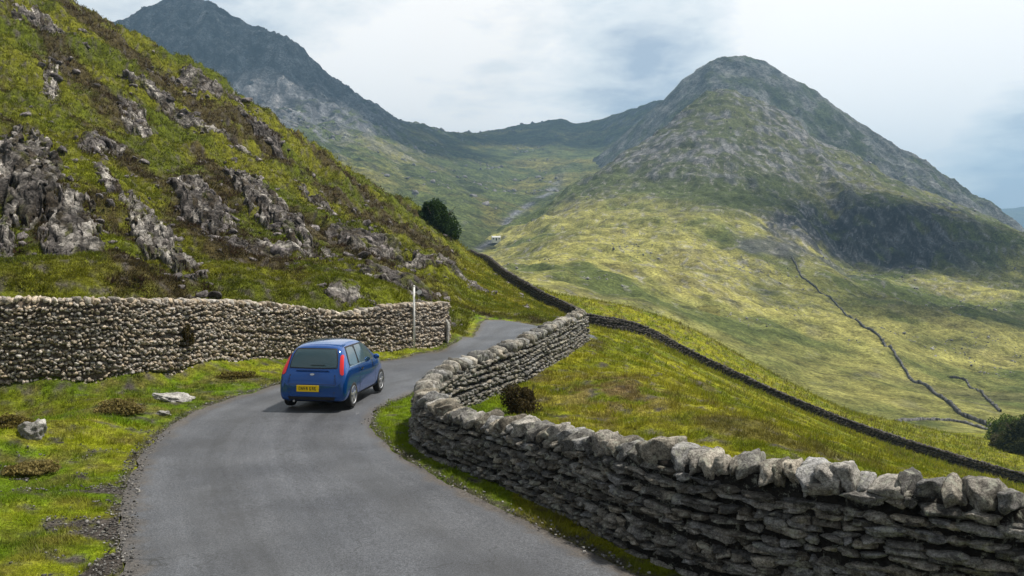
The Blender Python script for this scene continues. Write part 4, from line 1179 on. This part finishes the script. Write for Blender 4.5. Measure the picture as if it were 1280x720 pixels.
# ------------------------------------------------------------------ car
def car():
    th = math.radians(-8.5)
    root = empty('hatchback_car', (-4.28, 21.62, 0.035), th+math.pi/2)
    root.scale = (0.97, 0.94, 1.0)
    tag(root, 'small dark blue hatchback with a yellow rear plate driving up the lane', 'car')
    paint = simple('blue_paint', (0.003, 0.078, 0.33), .10, metal=.5, coat=1.0)
    glass = simple('tinted_glass', (0.025, 0.065, 0.080), .05, metal=.25, spec=1.0, coat=1.0)
    black = simple('black_trim', (0.012, 0.012, 0.013), .5)
    rub = simple('tyre_rubber', (0.018, 0.018, 0.018), .85, nvar=.3, nscale=30)
    alloy = simple('alloy', (0.55, 0.56, 0.58), .32, metal=.8)
    redl = simple('red_lamp', (0.60, 0.012, 0.010), .12, coat=1.0)
    white = simple('clear_lamp', (0.7, 0.7, 0.72), .1, coat=1.0)
    yel = simple('plate_yellow', (0.95, 0.66, 0.0), .35)
    chrome = simple('bright_trim', (0.6, 0.62, 0.64), .15, metal=1.0)
    ST = [  # x, bottom, belt, top, half width, roof half width
     (-1.70, .34, .50, .54, .62, .55), (-1.685, .26, .62, .67, .75, .62), (-1.64, .21, .74, .81, .825, .68), (-1.58, .20, .86, .95, .845, .67),
     (-1.51, .19, .92, 1.11, .85, .64), (-1.43, .19, .955, 1.26, .85, .61), (-1.34, .19, .965, 1.38, .85, .585), (-1.22, .19, .965, 1.44, .85, .575), (-1.0, .19, .96, 1.475, .85, .575),
     (-.5, .19, .945, 1.495, .85, .58), (-.1, .19, .925, 1.485, .85, .58), (.25, .19, .905, 1.43, .85, .575), (.55, .19, .885, 1.30, .85, .60), (.85, .19, .865, 1.12, .845, .64), (1.05, .19, .85, 1.0, .84, .69),
     (1.3, .19, .79, .90, .82, .67), (1.5, .21, .69, .80, .77, .60), (1.62, .25, .58, .67, .67, .48), (1.67, .33, .50, .56, .50, .36)]
    rings = []
    bm = bmesh.new()
    for (x, zb, be, tp, w, wr) in ST:
        mid = zb+(be-zb)*.45
        half = [(0, zb), (w*.55, zb), (w*.90, zb+.01), (w*.975, zb+.09), (w, mid), (w*.975, be-.10), (w*.925, be), ((w*.93+wr)/2+.01, (be+tp)/2+.01), (wr+.02, tp-.07), (wr*.86, tp-.015), (wr*.45, tp+.012), (0, tp+.018)]
        if tp-be < .12:
            half[7] = (w*.93, be+.3*(tp-be)); half[8] = (w*.86, be+.62*(tp-be)); half[9] = (w*.7, be+.86*(tp-be))
        ring = half+[(-a, b) for a, b in half[-2:0:-1]]
        rings.append([bm.verts.new((x, a, b)) for a, b in ring])
    n = len(rings[0])
    for r0, r1 in zip(rings[:-1], rings[1:]):
        for j in range(n): bm.faces.new((r0[j], r1[j], r1[(j+1) % n], r0[(j+1) % n]))
    bm.faces.new(rings[0][::-1]); bm.faces.new(rings[-1])
    bmesh.ops.recalc_face_normals(bm, faces=bm.faces)
    me = bpy.data.meshes.new('body_cage'); bm.to_mesh(me); bm.free()
    tmp = bpy.data.objects.new('tmp_body', me); COL.objects.link(tmp)
    sm = tmp.modifiers.new('s', 'SUBSURF'); sm.levels = 3; sm.render_levels = 3
    dg = bpy.context.evaluated_depsgraph_get()
    full = bpy.data.meshes.new_from_object(tmp.evaluated_get(dg))
    bvh = BVHTree.FromPolygons([v.co.copy() for v in full.vertices], [p.vertices[:] for p in full.polygons])
    # wheel openings
    WX = (-1.09, 1.12); WR_ = .30
    bm = bmesh.new()
    for wx in WX:
        for s in (1, -1):
            r = bmesh.ops.create_cone(bm, cap_ends=True, segments=40, radius1=WR_+.045, radius2=WR_+.045, depth=.5)
            for v in r['verts']:
                x_, y_, z_ = v.co; v.co = Vector((wx+x_, s*.81+z_, .30+y_))
    cm = bpy.data.meshes.new('cut'); bm.to_mesh(cm); bm.free()
    cut = bpy.data.objects.new('tmp_cut', cm); COL.objects.link(cut)
    bo = tmp.modifiers.new('b', 'BOOLEAN'); bo.operation = 'DIFFERENCE'; bo.object = cut; bo.solver = 'EXACT'
    dg = bpy.context.evaluated_depsgraph_get(); dg.update()
    fin = bpy.data.meshes.new_from_object(tmp.evaluated_get(dg)); fin.name = 'body'
    bpy.data.objects.remove(tmp); bpy.data.objects.remove(cut)
    fin.materials.clear()
    body = link('body', fin, paint, root)
    fin.materials.append(black)
    for p in fin.polygons:
        c = p.center
        if abs(c.y) < .79:
            for wx in WX:
                if math.hypot(c.x-wx, c.z-.30) < WR_+.05 and c.z < .66 and abs(p.normal.y) < .98 or (abs(abs(c.y)-.56) < .003): p.material_index = 1
        if c.z < .235: p.material_index = 1
    def patch(name, quad, axis, mat, par=root, off=.006, nu=14, nv=10, rnd=.0, thick=0):
        """quad: 4 corners in the plane seen along axis; projected on to the body"""
        bm = bmesh.new(); G = []
        q = [Vector(c) for c in quad]
        for i in range(nu+1):
            row = []
            for j in range(nv+1):
                u = i/nu; v = j/nv
                if rnd:
                    uu, vv = u*2-1, v*2-1
                    f_ = 1-rnd*(uu*uu*vv*vv); uu *= f_; vv *= f_; u, v = (uu+1)/2, (vv+1)/2
                p = (q[0]*(1-u)+q[1]*u)*(1-v)+(q[3]*(1-u)+q[2]*u)*v
                if axis == 'R': o_, d_ = Vector((p.x, -3, p.y)), Vector((0, 1, 0))
                if axis == 'Lf': o_, d_ = Vector((p.x, 3, p.y)), Vector((0, -1, 0))
                if axis == 'B': o_, d_ = Vector((-4, p.x, p.y)), Vector((1, 0, 0))
                if axis == 'Fr': o_, d_ = Vector((4, p.x, p.y)), Vector((-1, 0, 0))
                h_, nrm, _, _ = bvh.ray_cast(o_, d_)
                if h_ is None: h_ = o_+d_*(abs(o_.y)-.6 if axis in ('R', 'Lf') else 2.4); nrm = -d_
                if nrm.dot(d_) > 0: nrm = -nrm
                row.append(bm.verts.new(h_+nrm*off))
            G.append(row)
        for i in range(nu):
            for j in range(nv): bm.faces.new((G[i][j], G[i+1][j], G[i+1][j+1], G[i][j+1]))
        if thick:
            g = bmesh.ops.solidify(bm, geom=bm.faces[:], thickness=thick)
        bmesh.ops.recalc_face_normals(bm, faces=bm.faces)
        me = bpy.data.meshes.new(name); bm.to_mesh(me); bm.free()
        return link(name, me, mat, par)
    # rear glass, seals, lamps
    patch('rear_window', [(-.61, .965), (.61, .965), (.50, 1.36), (-.50, 1.36)], 'B', glass, off=.010, nu=20, rnd=.05)
    patch('rear_window_seal', [(-.635, .945), (.635, .945), (.525, 1.385), (-.525, 1.385)], 'B', black, off=.005, nu=20, rnd=.05)
    for s, ax in ((-1, 'R'), (1, 'Lf')):
        patch('tail_light', [(s*.79, .80), (s*.68, .82), (s*.615, 1.24), (s*.672, 1.24)], 'B', redl, off=.014, nu=12, nv=20, rnd=.16)
        patch('side_window', [(-1.22, .985), (-.62, .955), (-.62, 1.36), (-1.06, 1.36)], ax, glass, off=.010, rnd=.08)
        patch('side_window', [(-.54, .95), (.62, .94), (.22, 1.34), (-.54, 1.37)], ax, glass, off=.010, rnd=.06)
        patch('window_trim', [(-1.26, .945), (.66, .915), (.62, .94), (-1.22, .970)], ax, chrome, off=.010, nu=24, nv=2)
        patch('window_surround', [(-1.28, .955), (.72, .925), (.22, 1.385), (-1.09, 1.40)], ax, black, off=.004, nu=24, rnd=.06)
        patch('door_seam', [(-.60, .30), (-.588, .30), (-.588, .93), (-.60, .93)], ax, black, off=.004, nu=1, nv=16)
        patch('door_seam', [(.66, .30), (.672, .30), (.672, .90), (.66, .90)], ax, black, off=.004, nu=1, nv=16)
        patch('door_handle', [(-.50, .80), (-.32, .80), (-.32, .835), (-.50, .835)], ax, black, off=.02, nu=6, nv=3, thick=.02)
        patch('sill', [(-.74, .22), (.82, .22), (.82, .285), (-.74, .285)], ax, black, off=.010, nu=20, nv=3)
        patch('headlight', [(s*.66, .58), (s*.42, .56), (s*.42, .68), (s*.62, .72)], 'Fr', white, off=.01, rnd=.1)
        # mirror
        bm = bmesh.new(); bmesh.ops.create_uvsphere(bm, u_segments=14, v_segments=8, radius=1)
        bmesh.ops.scale(bm, vec=(.06, .085, .065), verts=bm.verts); bmesh.ops.translate(bm, vec=(.52, s*.90, .985), verts=bm.verts)
        me = bpy.data.meshes.new('mirror'); bm.to_mesh(me); bm.free(); link('door_mirror', me, paint, root)
    patch('windscreen', [(-.60, .98), (.60, .98), (.52, 1.40), (-.52, 1.40)], 'Fr', glass, off=.008, nu=16)
    patch('tailgate_seam', [(-.60, .60), (.60, .60), (.60, .61), (-.60, .61)], 'B', black, off=.004, nu=20, nv=1)
    for s in (-1, 1): patch('tailgate_seam', [(s*.60, .61), (s*.608, .61), (s*.57, .80), (s*.56, .80)], 'B', black, off=.004, nu=1, nv=8)
    patch('bumper_trim', [(-.55, .255), (.55, .255), (.60, .33), (-.60, .33)], 'B', black, off=.012, nu=20, nv=3)
    patch('badge', [(-.06, .80), (.06, .80), (.06, .845), (-.06, .845)], 'B', chrome, off=.014, nu=3, nv=2, rnd=.3)
    patch('tailgate_lip', [(-.42, .875), (.42, .875), (.40, .905), (-.40, .905)], 'B', paint, off=.03, nu=12, nv=2, thick=.02)
    # number plate with its dark characters
    def boxm(name, boxes, mat, par, bev=0):
        bm = bmesh.new()
        for (cx, cy, cz, sx, sy, sz) in boxes:
            r = bmesh.ops.create_cube(bm, size=1.0)
            for v in r['verts']: v.co = Vector((v.co.x*sx+cx, v.co.y*sy+cy, v.co.z*sz+cz))
        if bev: bmesh.ops.bevel(bm, geom=bm.edges[:], offset=bev, segments=2, affect='EDGES')
        me = bpy.data.meshes.new(name); bm.to_mesh(me); bm.free(); return link(name, me, mat, par, smooth=False)
    zx = bvh.ray_cast(Vector((-4, 0, .50)), Vector((1, 0, 0)))[0].x
    pl = boxm('number_plate', [(zx-.012, .09, .515, .016, .56, .145)], yel, root, .004)
    rr = random.Random(4)
    def stroke(bm, a, b, w_, k_):
        a = Vector(a); b = Vector(b); d_ = (b-a).normalized()*w_*.5; n_ = Vector((-d_.y, d_.x)); a -= d_; b += d_
        vs_ = [bm.verts.new((zx-.0216-k_*.0004, -p.x, p.y)) for p in (a-n_, b-n_, b+n_, a+n_)]; bm.faces.new(vs_)
    for i in range(7):
        cx = -.09-.20+i*.060+(.03 if i > 3 else 0); w2, h2 = .016, .034; z0 = .515
        P_ = {(a, b): (cx+a*w2, z0+b*h2) for a in (-1, 0, 1) for b in (-1, 0, 1)}
        segs = rr.sample([((-1, -1), (-1, 1)), ((1, -1), (1, 1)), ((-1, 1), (1, 1)), ((-1, 0), (1, 0)), ((-1, -1), (1, -1)), ((-1, 1), (1, -1))], 4)
        bm = bmesh.new()
        for k_, (a, b) in enumerate(segs): stroke(bm, P_[a], P_[b], .010, k_)
        me = bpy.data.meshes.new('plate_character'); bm.to_mesh(me); bm.free(); link('plate_character', me, black, pl, smooth=False)
    boxm('rear_wiper', [(-1.600, -.12, 1.03, .012, .36, .012)], black, root, .002).rotation_euler = (0, 0, 0)
    boxm('exhaust', [(-1.70, .42, .235, .12, .05, .05)], chrome, root, .01)
    # wheels
    def lathe(prof, seg=48):
        bm = bmesh.new(); rg = []
        for k in range(seg):
            a = 2*math.pi*k/seg; rg.append([bm.verts.new((r*math.cos(a), y_, r*math.sin(a))) for r, y_ in prof])
        for k in range(seg):
            for j in range(len(prof)-1): bm.faces.new((rg[k][j], rg[k][j+1], rg[(k+1) % seg][j+1], rg[(k+1) % seg][j]))
        bmesh.ops.recalc_face_normals(bm, faces=bm.faces)
        return bm
    bm = lathe([(.20, -.08), (.262, -.088), (.286, -.075), (.292, -.04), (.292, .04), (.286, .075), (.262, .088), (.20, .08)])
    ty = bpy.data.meshes.new('tyre'); bm.to_mesh(ty); bm.free()
    ty.materials.append(rub); ty.polygons.foreach_set('use_smooth', [True]*len(ty.polygons))
    bm = lathe([(.208, -.082), (.198, -.088), (.188, -.075), (.185, .05), (.06, .05), (.0, .05)])
    r = bmesh.ops.create_cone(bm, cap_ends=True, segments=20, radius1=.045, radius2=.04, depth=.05)
    for v in r['verts']: x_, y_, z_ = v.co; v.co = Vector((x_, z_-.06, y_))
    for k in range(5):
        a = 2*math.pi*k/5+.3
        r = bmesh.ops.create_cube(bm, size=1)
        for v in r['verts']:
            rad = .02 if v.co.x < 0 else .195; wd = .034 if v.co.x < 0 else .026
            px_, pz_ = rad, v.co.z*2*wd
            v.co = Vector((px_*math.cos(a)-pz_*math.sin(a), -.062+v.co.y*.035, px_*math.sin(a)+pz_*math.cos(a)))
    rim = bpy.data.meshes.new('rim'); bm.to_mesh(rim); bm.free(); rim.materials.append(alloy)
    bm = bmesh.new(); r = bmesh.ops.create_cone(bm, cap_ends=True, segments=32, radius1=.183, radius2=.183, depth=.01)
    for v in r['verts']: x_, y_, z_ = v.co; v.co = Vector((x_, z_-.02, y_))
    dk = bpy.data.meshes.new('brake_disc'); bm.to_mesh(dk); bm.free(); dk.materials.append(black)
    for wx in WX:
        for s in (-1, 1):
            w = empty('wheel', (wx, s*.765, .300)); w.parent = root
            if s > 0: w.rotation_euler = (0, 0, math.pi)
            for nm, m_ in (('tyre', ty), ('rim', rim), ('brake_disc', dk)):
                o = bpy.data.objects.new(nm, m_); COL.objects.link(o); o.parent = w
car()

# ------------------------------------------------------------------ air
bm = bmesh.new(); r = bmesh.ops.create_cube(bm, size=1.0)
for v in r['verts']: v.co = Vector((v.co.x*14000, v.co.y*7200+3400, (v.co.z+.5)*720-64))
me = bpy.data.meshes.new('haze'); bm.to_mesh(me); bm.free()
hz = bpy.data.materials.new('thin_haze'); hz.use_nodes = True; nt = hz.node_tree; nt.nodes.clear()
ou = nt.nodes.new('ShaderNodeOutputMaterial'); pv = nt.nodes.new('ShaderNodeVolumePrincipled')
pv.inputs['Color'].default_value = (0.42, 0.70, 1.0, 1); pv.inputs['Density'].default_value = 0.00018; pv.inputs['Anisotropy'].default_value = 0.2
nt.links.new(pv.outputs[0], ou.inputs['Volume'])
HAZE = link('haze', me, hz, smooth=False); tag(HAZE, 'thin blue haze in the valley air', 'haze', kind='stuff')

# ------------------------------------------------------------------ unseen clouds added out of frame to shade the slopes
M_CLOUD = simple('cloud_white', (0.8, 0.8, 0.8), 1.0, spec=0.0)
def cloud(gx, gy, gz, rx, ry, label, seed):
    el, az, alt = math.radians(64), math.radians(76), 1350.0
    k = (alt-gz)/math.tan(el)
    bm = bmesh.new(); bmesh.ops.create_icosphere(bm, subdivisions=6, radius=1.0)
    v = np.array([q.co[:] for q in bm.verts])
    n = fbm(v[:, 0]*2+seed, v[:, 1]*2+v[:, 2]*1.5, 5, seed)
    v = v*(1+0.55*n)[:, None]*np.array([rx, ry, 90.0])
    for q, c in zip(bm.verts, v): q.co = c
    me = bpy.data.meshes.new('cloud'); bm.to_mesh(me); bm.free()
    o = link('cloud', me, M_CLOUD); o.location = (gx+k*math.sin(az), gy+k*math.cos(az), alt)
    tag(o, label, 'cloud', kind='structure')
0 and cloud(450, 1560, 230, 420, 260, 'broad unseen cloud added to shade the round summit', 201)
cloud(-560, 1800, 300, 520, 300, 'broad unseen cloud added to shade the left peak', 202)
cloud(60, 2300, 250, 380, 300, 'unseen cloud added to shade the head of the valley', 203)
cloud(235, 455, -28, 75, 32, 'thin unseen cloud added to shade the lower right flank', 205)
cloud(305, 672, 15, 125, 62, 'small unseen cloud added to shade the dark crag band', 204)

# ------------------------------------------------------------------ camera, light, sky
cd = bpy.data.cameras.new('camera'); cam = bpy.data.objects.new('camera', cd); COL.objects.link(cam)
cam.location = (0, 0, CZ); cam.rotation_euler = (math.pi/2, 0, 0)
cd.sensor_width = 36; cd.lens = 36*F/1280; cd.shift_y = -60/1280; cd.clip_end = 20000; cd.clip_start = 0.05
S.camera = cam

SUN_AZ = math.radians(76)      # clockwise from straight ahead (+Y)
SUN_EL = math.radians(64)
sd = bpy.data.lights.new('sun', 'SUN'); sun = bpy.data.objects.new('sun', sd); COL.objects.link(sun)
dirv = Vector((math.sin(SUN_AZ)*math.cos(SUN_EL), math.cos(SUN_AZ)*math.cos(SUN_EL), math.sin(SUN_EL)))
sun.rotation_euler = dirv.to_track_quat('Z', 'Y').to_euler()
sd.energy = 5.0; sd.angle = math.radians(4); sd.color = (1.0, 0.93, 0.82)

w = bpy.data.worlds.new('World'); S.world = w; w.use_nodes = True; nt = w.node_tree; nt.nodes.clear()
N = nt.nodes.new; Lk = nt.links.new
out = N('ShaderNodeOutputWorld'); sky = N('ShaderNodeTexSky'); sky.sky_type = 'NISHITA'; sky.sun_disc = False
sky.sun_elevation = SUN_EL; sky.sun_rotation = SUN_AZ; sky.altitude = 200; sky.dust_density = 1.5
bg = N('ShaderNodeBackground'); bg.inputs[1].default_value = 0.10; Lk(sky.outputs[0], bg.inputs[0])
tc = N('ShaderNodeTexCoord')
sep = N('ShaderNodeSeparateXYZ'); Lk(tc.outputs['Generated'], sep.inputs[0])
za = N('ShaderNodeMath'); za.operation = 'ADD'; za.inputs[1].default_value = 0.22; Lk(sep.outputs[2], za.inputs[0])
zm = N('ShaderNodeMath'); zm.operation = 'MAXIMUM'; zm.inputs[1].default_value = 0.1; Lk(za.outputs[0], zm.inputs[0])
iv = N('ShaderNodeMath'); iv.operation = 'DIVIDE'; iv.inputs[0].default_value = 1.0; Lk(zm.outputs[0], iv.inputs[1])
vs = N('ShaderNodeVectorMath'); vs.operation = 'SCALE'; Lk(tc.outputs['Generated'], vs.inputs[0]); Lk(iv.outputs[0], vs.inputs['Scale'])
def wn(scale, det, off, rough=.5):
    mp = N('ShaderNodeMapping'); mp.inputs['Location'].default_value = off; Lk(vs.outputs[0], mp.inputs[0])
    n = N('ShaderNodeTexNoise'); n.inputs['Scale'].default_value = scale; n.inputs['Detail'].default_value = det; n.inputs['Roughness'].default_value = rough
    n.inputs['Distortion'].default_value = 0.3
    Lk(mp.outputs[0], n.inputs['Vector']); return n.outputs['Fac']
def mr(f, a, b, c=0., d=1.):
    n = N('ShaderNodeMapRange'); n.interpolation_type = 'SMOOTHSTEP'; Lk(f, n.inputs[0])
    for i, v in enumerate((a, b, c, d)): n.inputs[i+1].default_value = v
    return n.outputs[0]
def mth(op, a, b):
    n = N('ShaderNodeMath'); n.operation = op
    for i, v in enumerate((a, b)):
        if isinstance(v, (int, float)): n.inputs[i].default_value = v
        else: Lk(v, n.inputs[i])
    return n.outputs[0]
base_dim = None
n1 = wn(1.1, 6, (1.3, 4.2, 0)); n2 = wn(2.6, 7, (7.1, 2.2, 3.0), .55)
bright0 = mr(mth('ADD', mth('MULTIPLY', n1, .65), mth('MULTIPLY', n2, .35)), .30, .66)
def spot(px, py, rad, amt):
    v = Vector(((px-640)/F, 1, (300-py)/F)).normalized()
    dp = N('ShaderNodeVectorMath'); dp.operation = 'DOT_PRODUCT'; Lk(tc.outputs['Generated'], dp.inputs[0]); dp.inputs[1].default_value = v
    return mr(dp.outputs['Value'], math.cos(math.radians(rad)), 1.0, 0., amt)
n3 = wn(6.5, 8, (2.1, 9.2, 5.0), .62)
bright = mth('ADD', mth('ADD', bright0, .16), mth('MULTIPLY', mth('SUBTRACT', n3, .5), 1.1))
b2 = mth('ADD', bright, spot(1130, 80, 13, .85))
b2 = mth('ADD', b2, spot(600, 100, 10, .45))
b2 = mth('SUBTRACT', b2, spot(1300, 255, 9, 1.5))
b2 = mth('SUBTRACT', b2, spot(790, 0, 9, .55))
b2 = mth('SUBTRACT', b2, spot(330, 0, 6, .4))
b2 = mth('SUBTRACT', b2, spot(620, 40, 4, .25))
b2 = mth('SUBTRACT', b2, spot(60, 0, 9, .2))
b2n = N('ShaderNodeClamp'); Lk(b2, b2n.inputs[0])
cr = N('ShaderNodeValToRGB'); Lk(b2n.outputs[0], cr.inputs[0])
cr.color_ramp.elements[0].position = 0; cr.color_ramp.elements[0].color = (0.38, 0.455, 0.55, 1)
cr.color_ramp.elements[1].position = 1; cr.color_ramp.elements[1].color = (1.0, 0.97, 0.93, 1)
e = cr.color_ramp.elements.new(.5); e.color = (0.73, 0.77, 0.785, 1)
# the cloud deck is thin and bright ahead and to the right, thick and grey overhead and behind
dpf = N('ShaderNodeVectorMath'); dpf.operation = 'DOT_PRODUCT'; Lk(tc.outputs['Generated'], dpf.inputs[0]); dpf.inputs[1].default_value = Vector((0.25, 0.93, 0.12)).normalized()
dens = mr(dpf.outputs['Value'], 0.30, 0.86, 0.35, 1.18)
bg2 = N('ShaderNodeBackground'); Lk(dens, bg2.inputs[1]); Lk(cr.outputs[0], bg2.inputs[0])
mx = N('ShaderNodeMixShader'); mx.inputs[0].default_value = 0.92
Lk(bg.outputs[0], mx.inputs[1]); Lk(bg2.outputs[0], mx.inputs[2]); Lk(mx.outputs[0], out.inputs[0])

S.view_settings.view_transform = 'Standard'; S.view_settings.look = 'None'; S.view_settings.gamma = 1; S.view_settings.exposure = 0.27
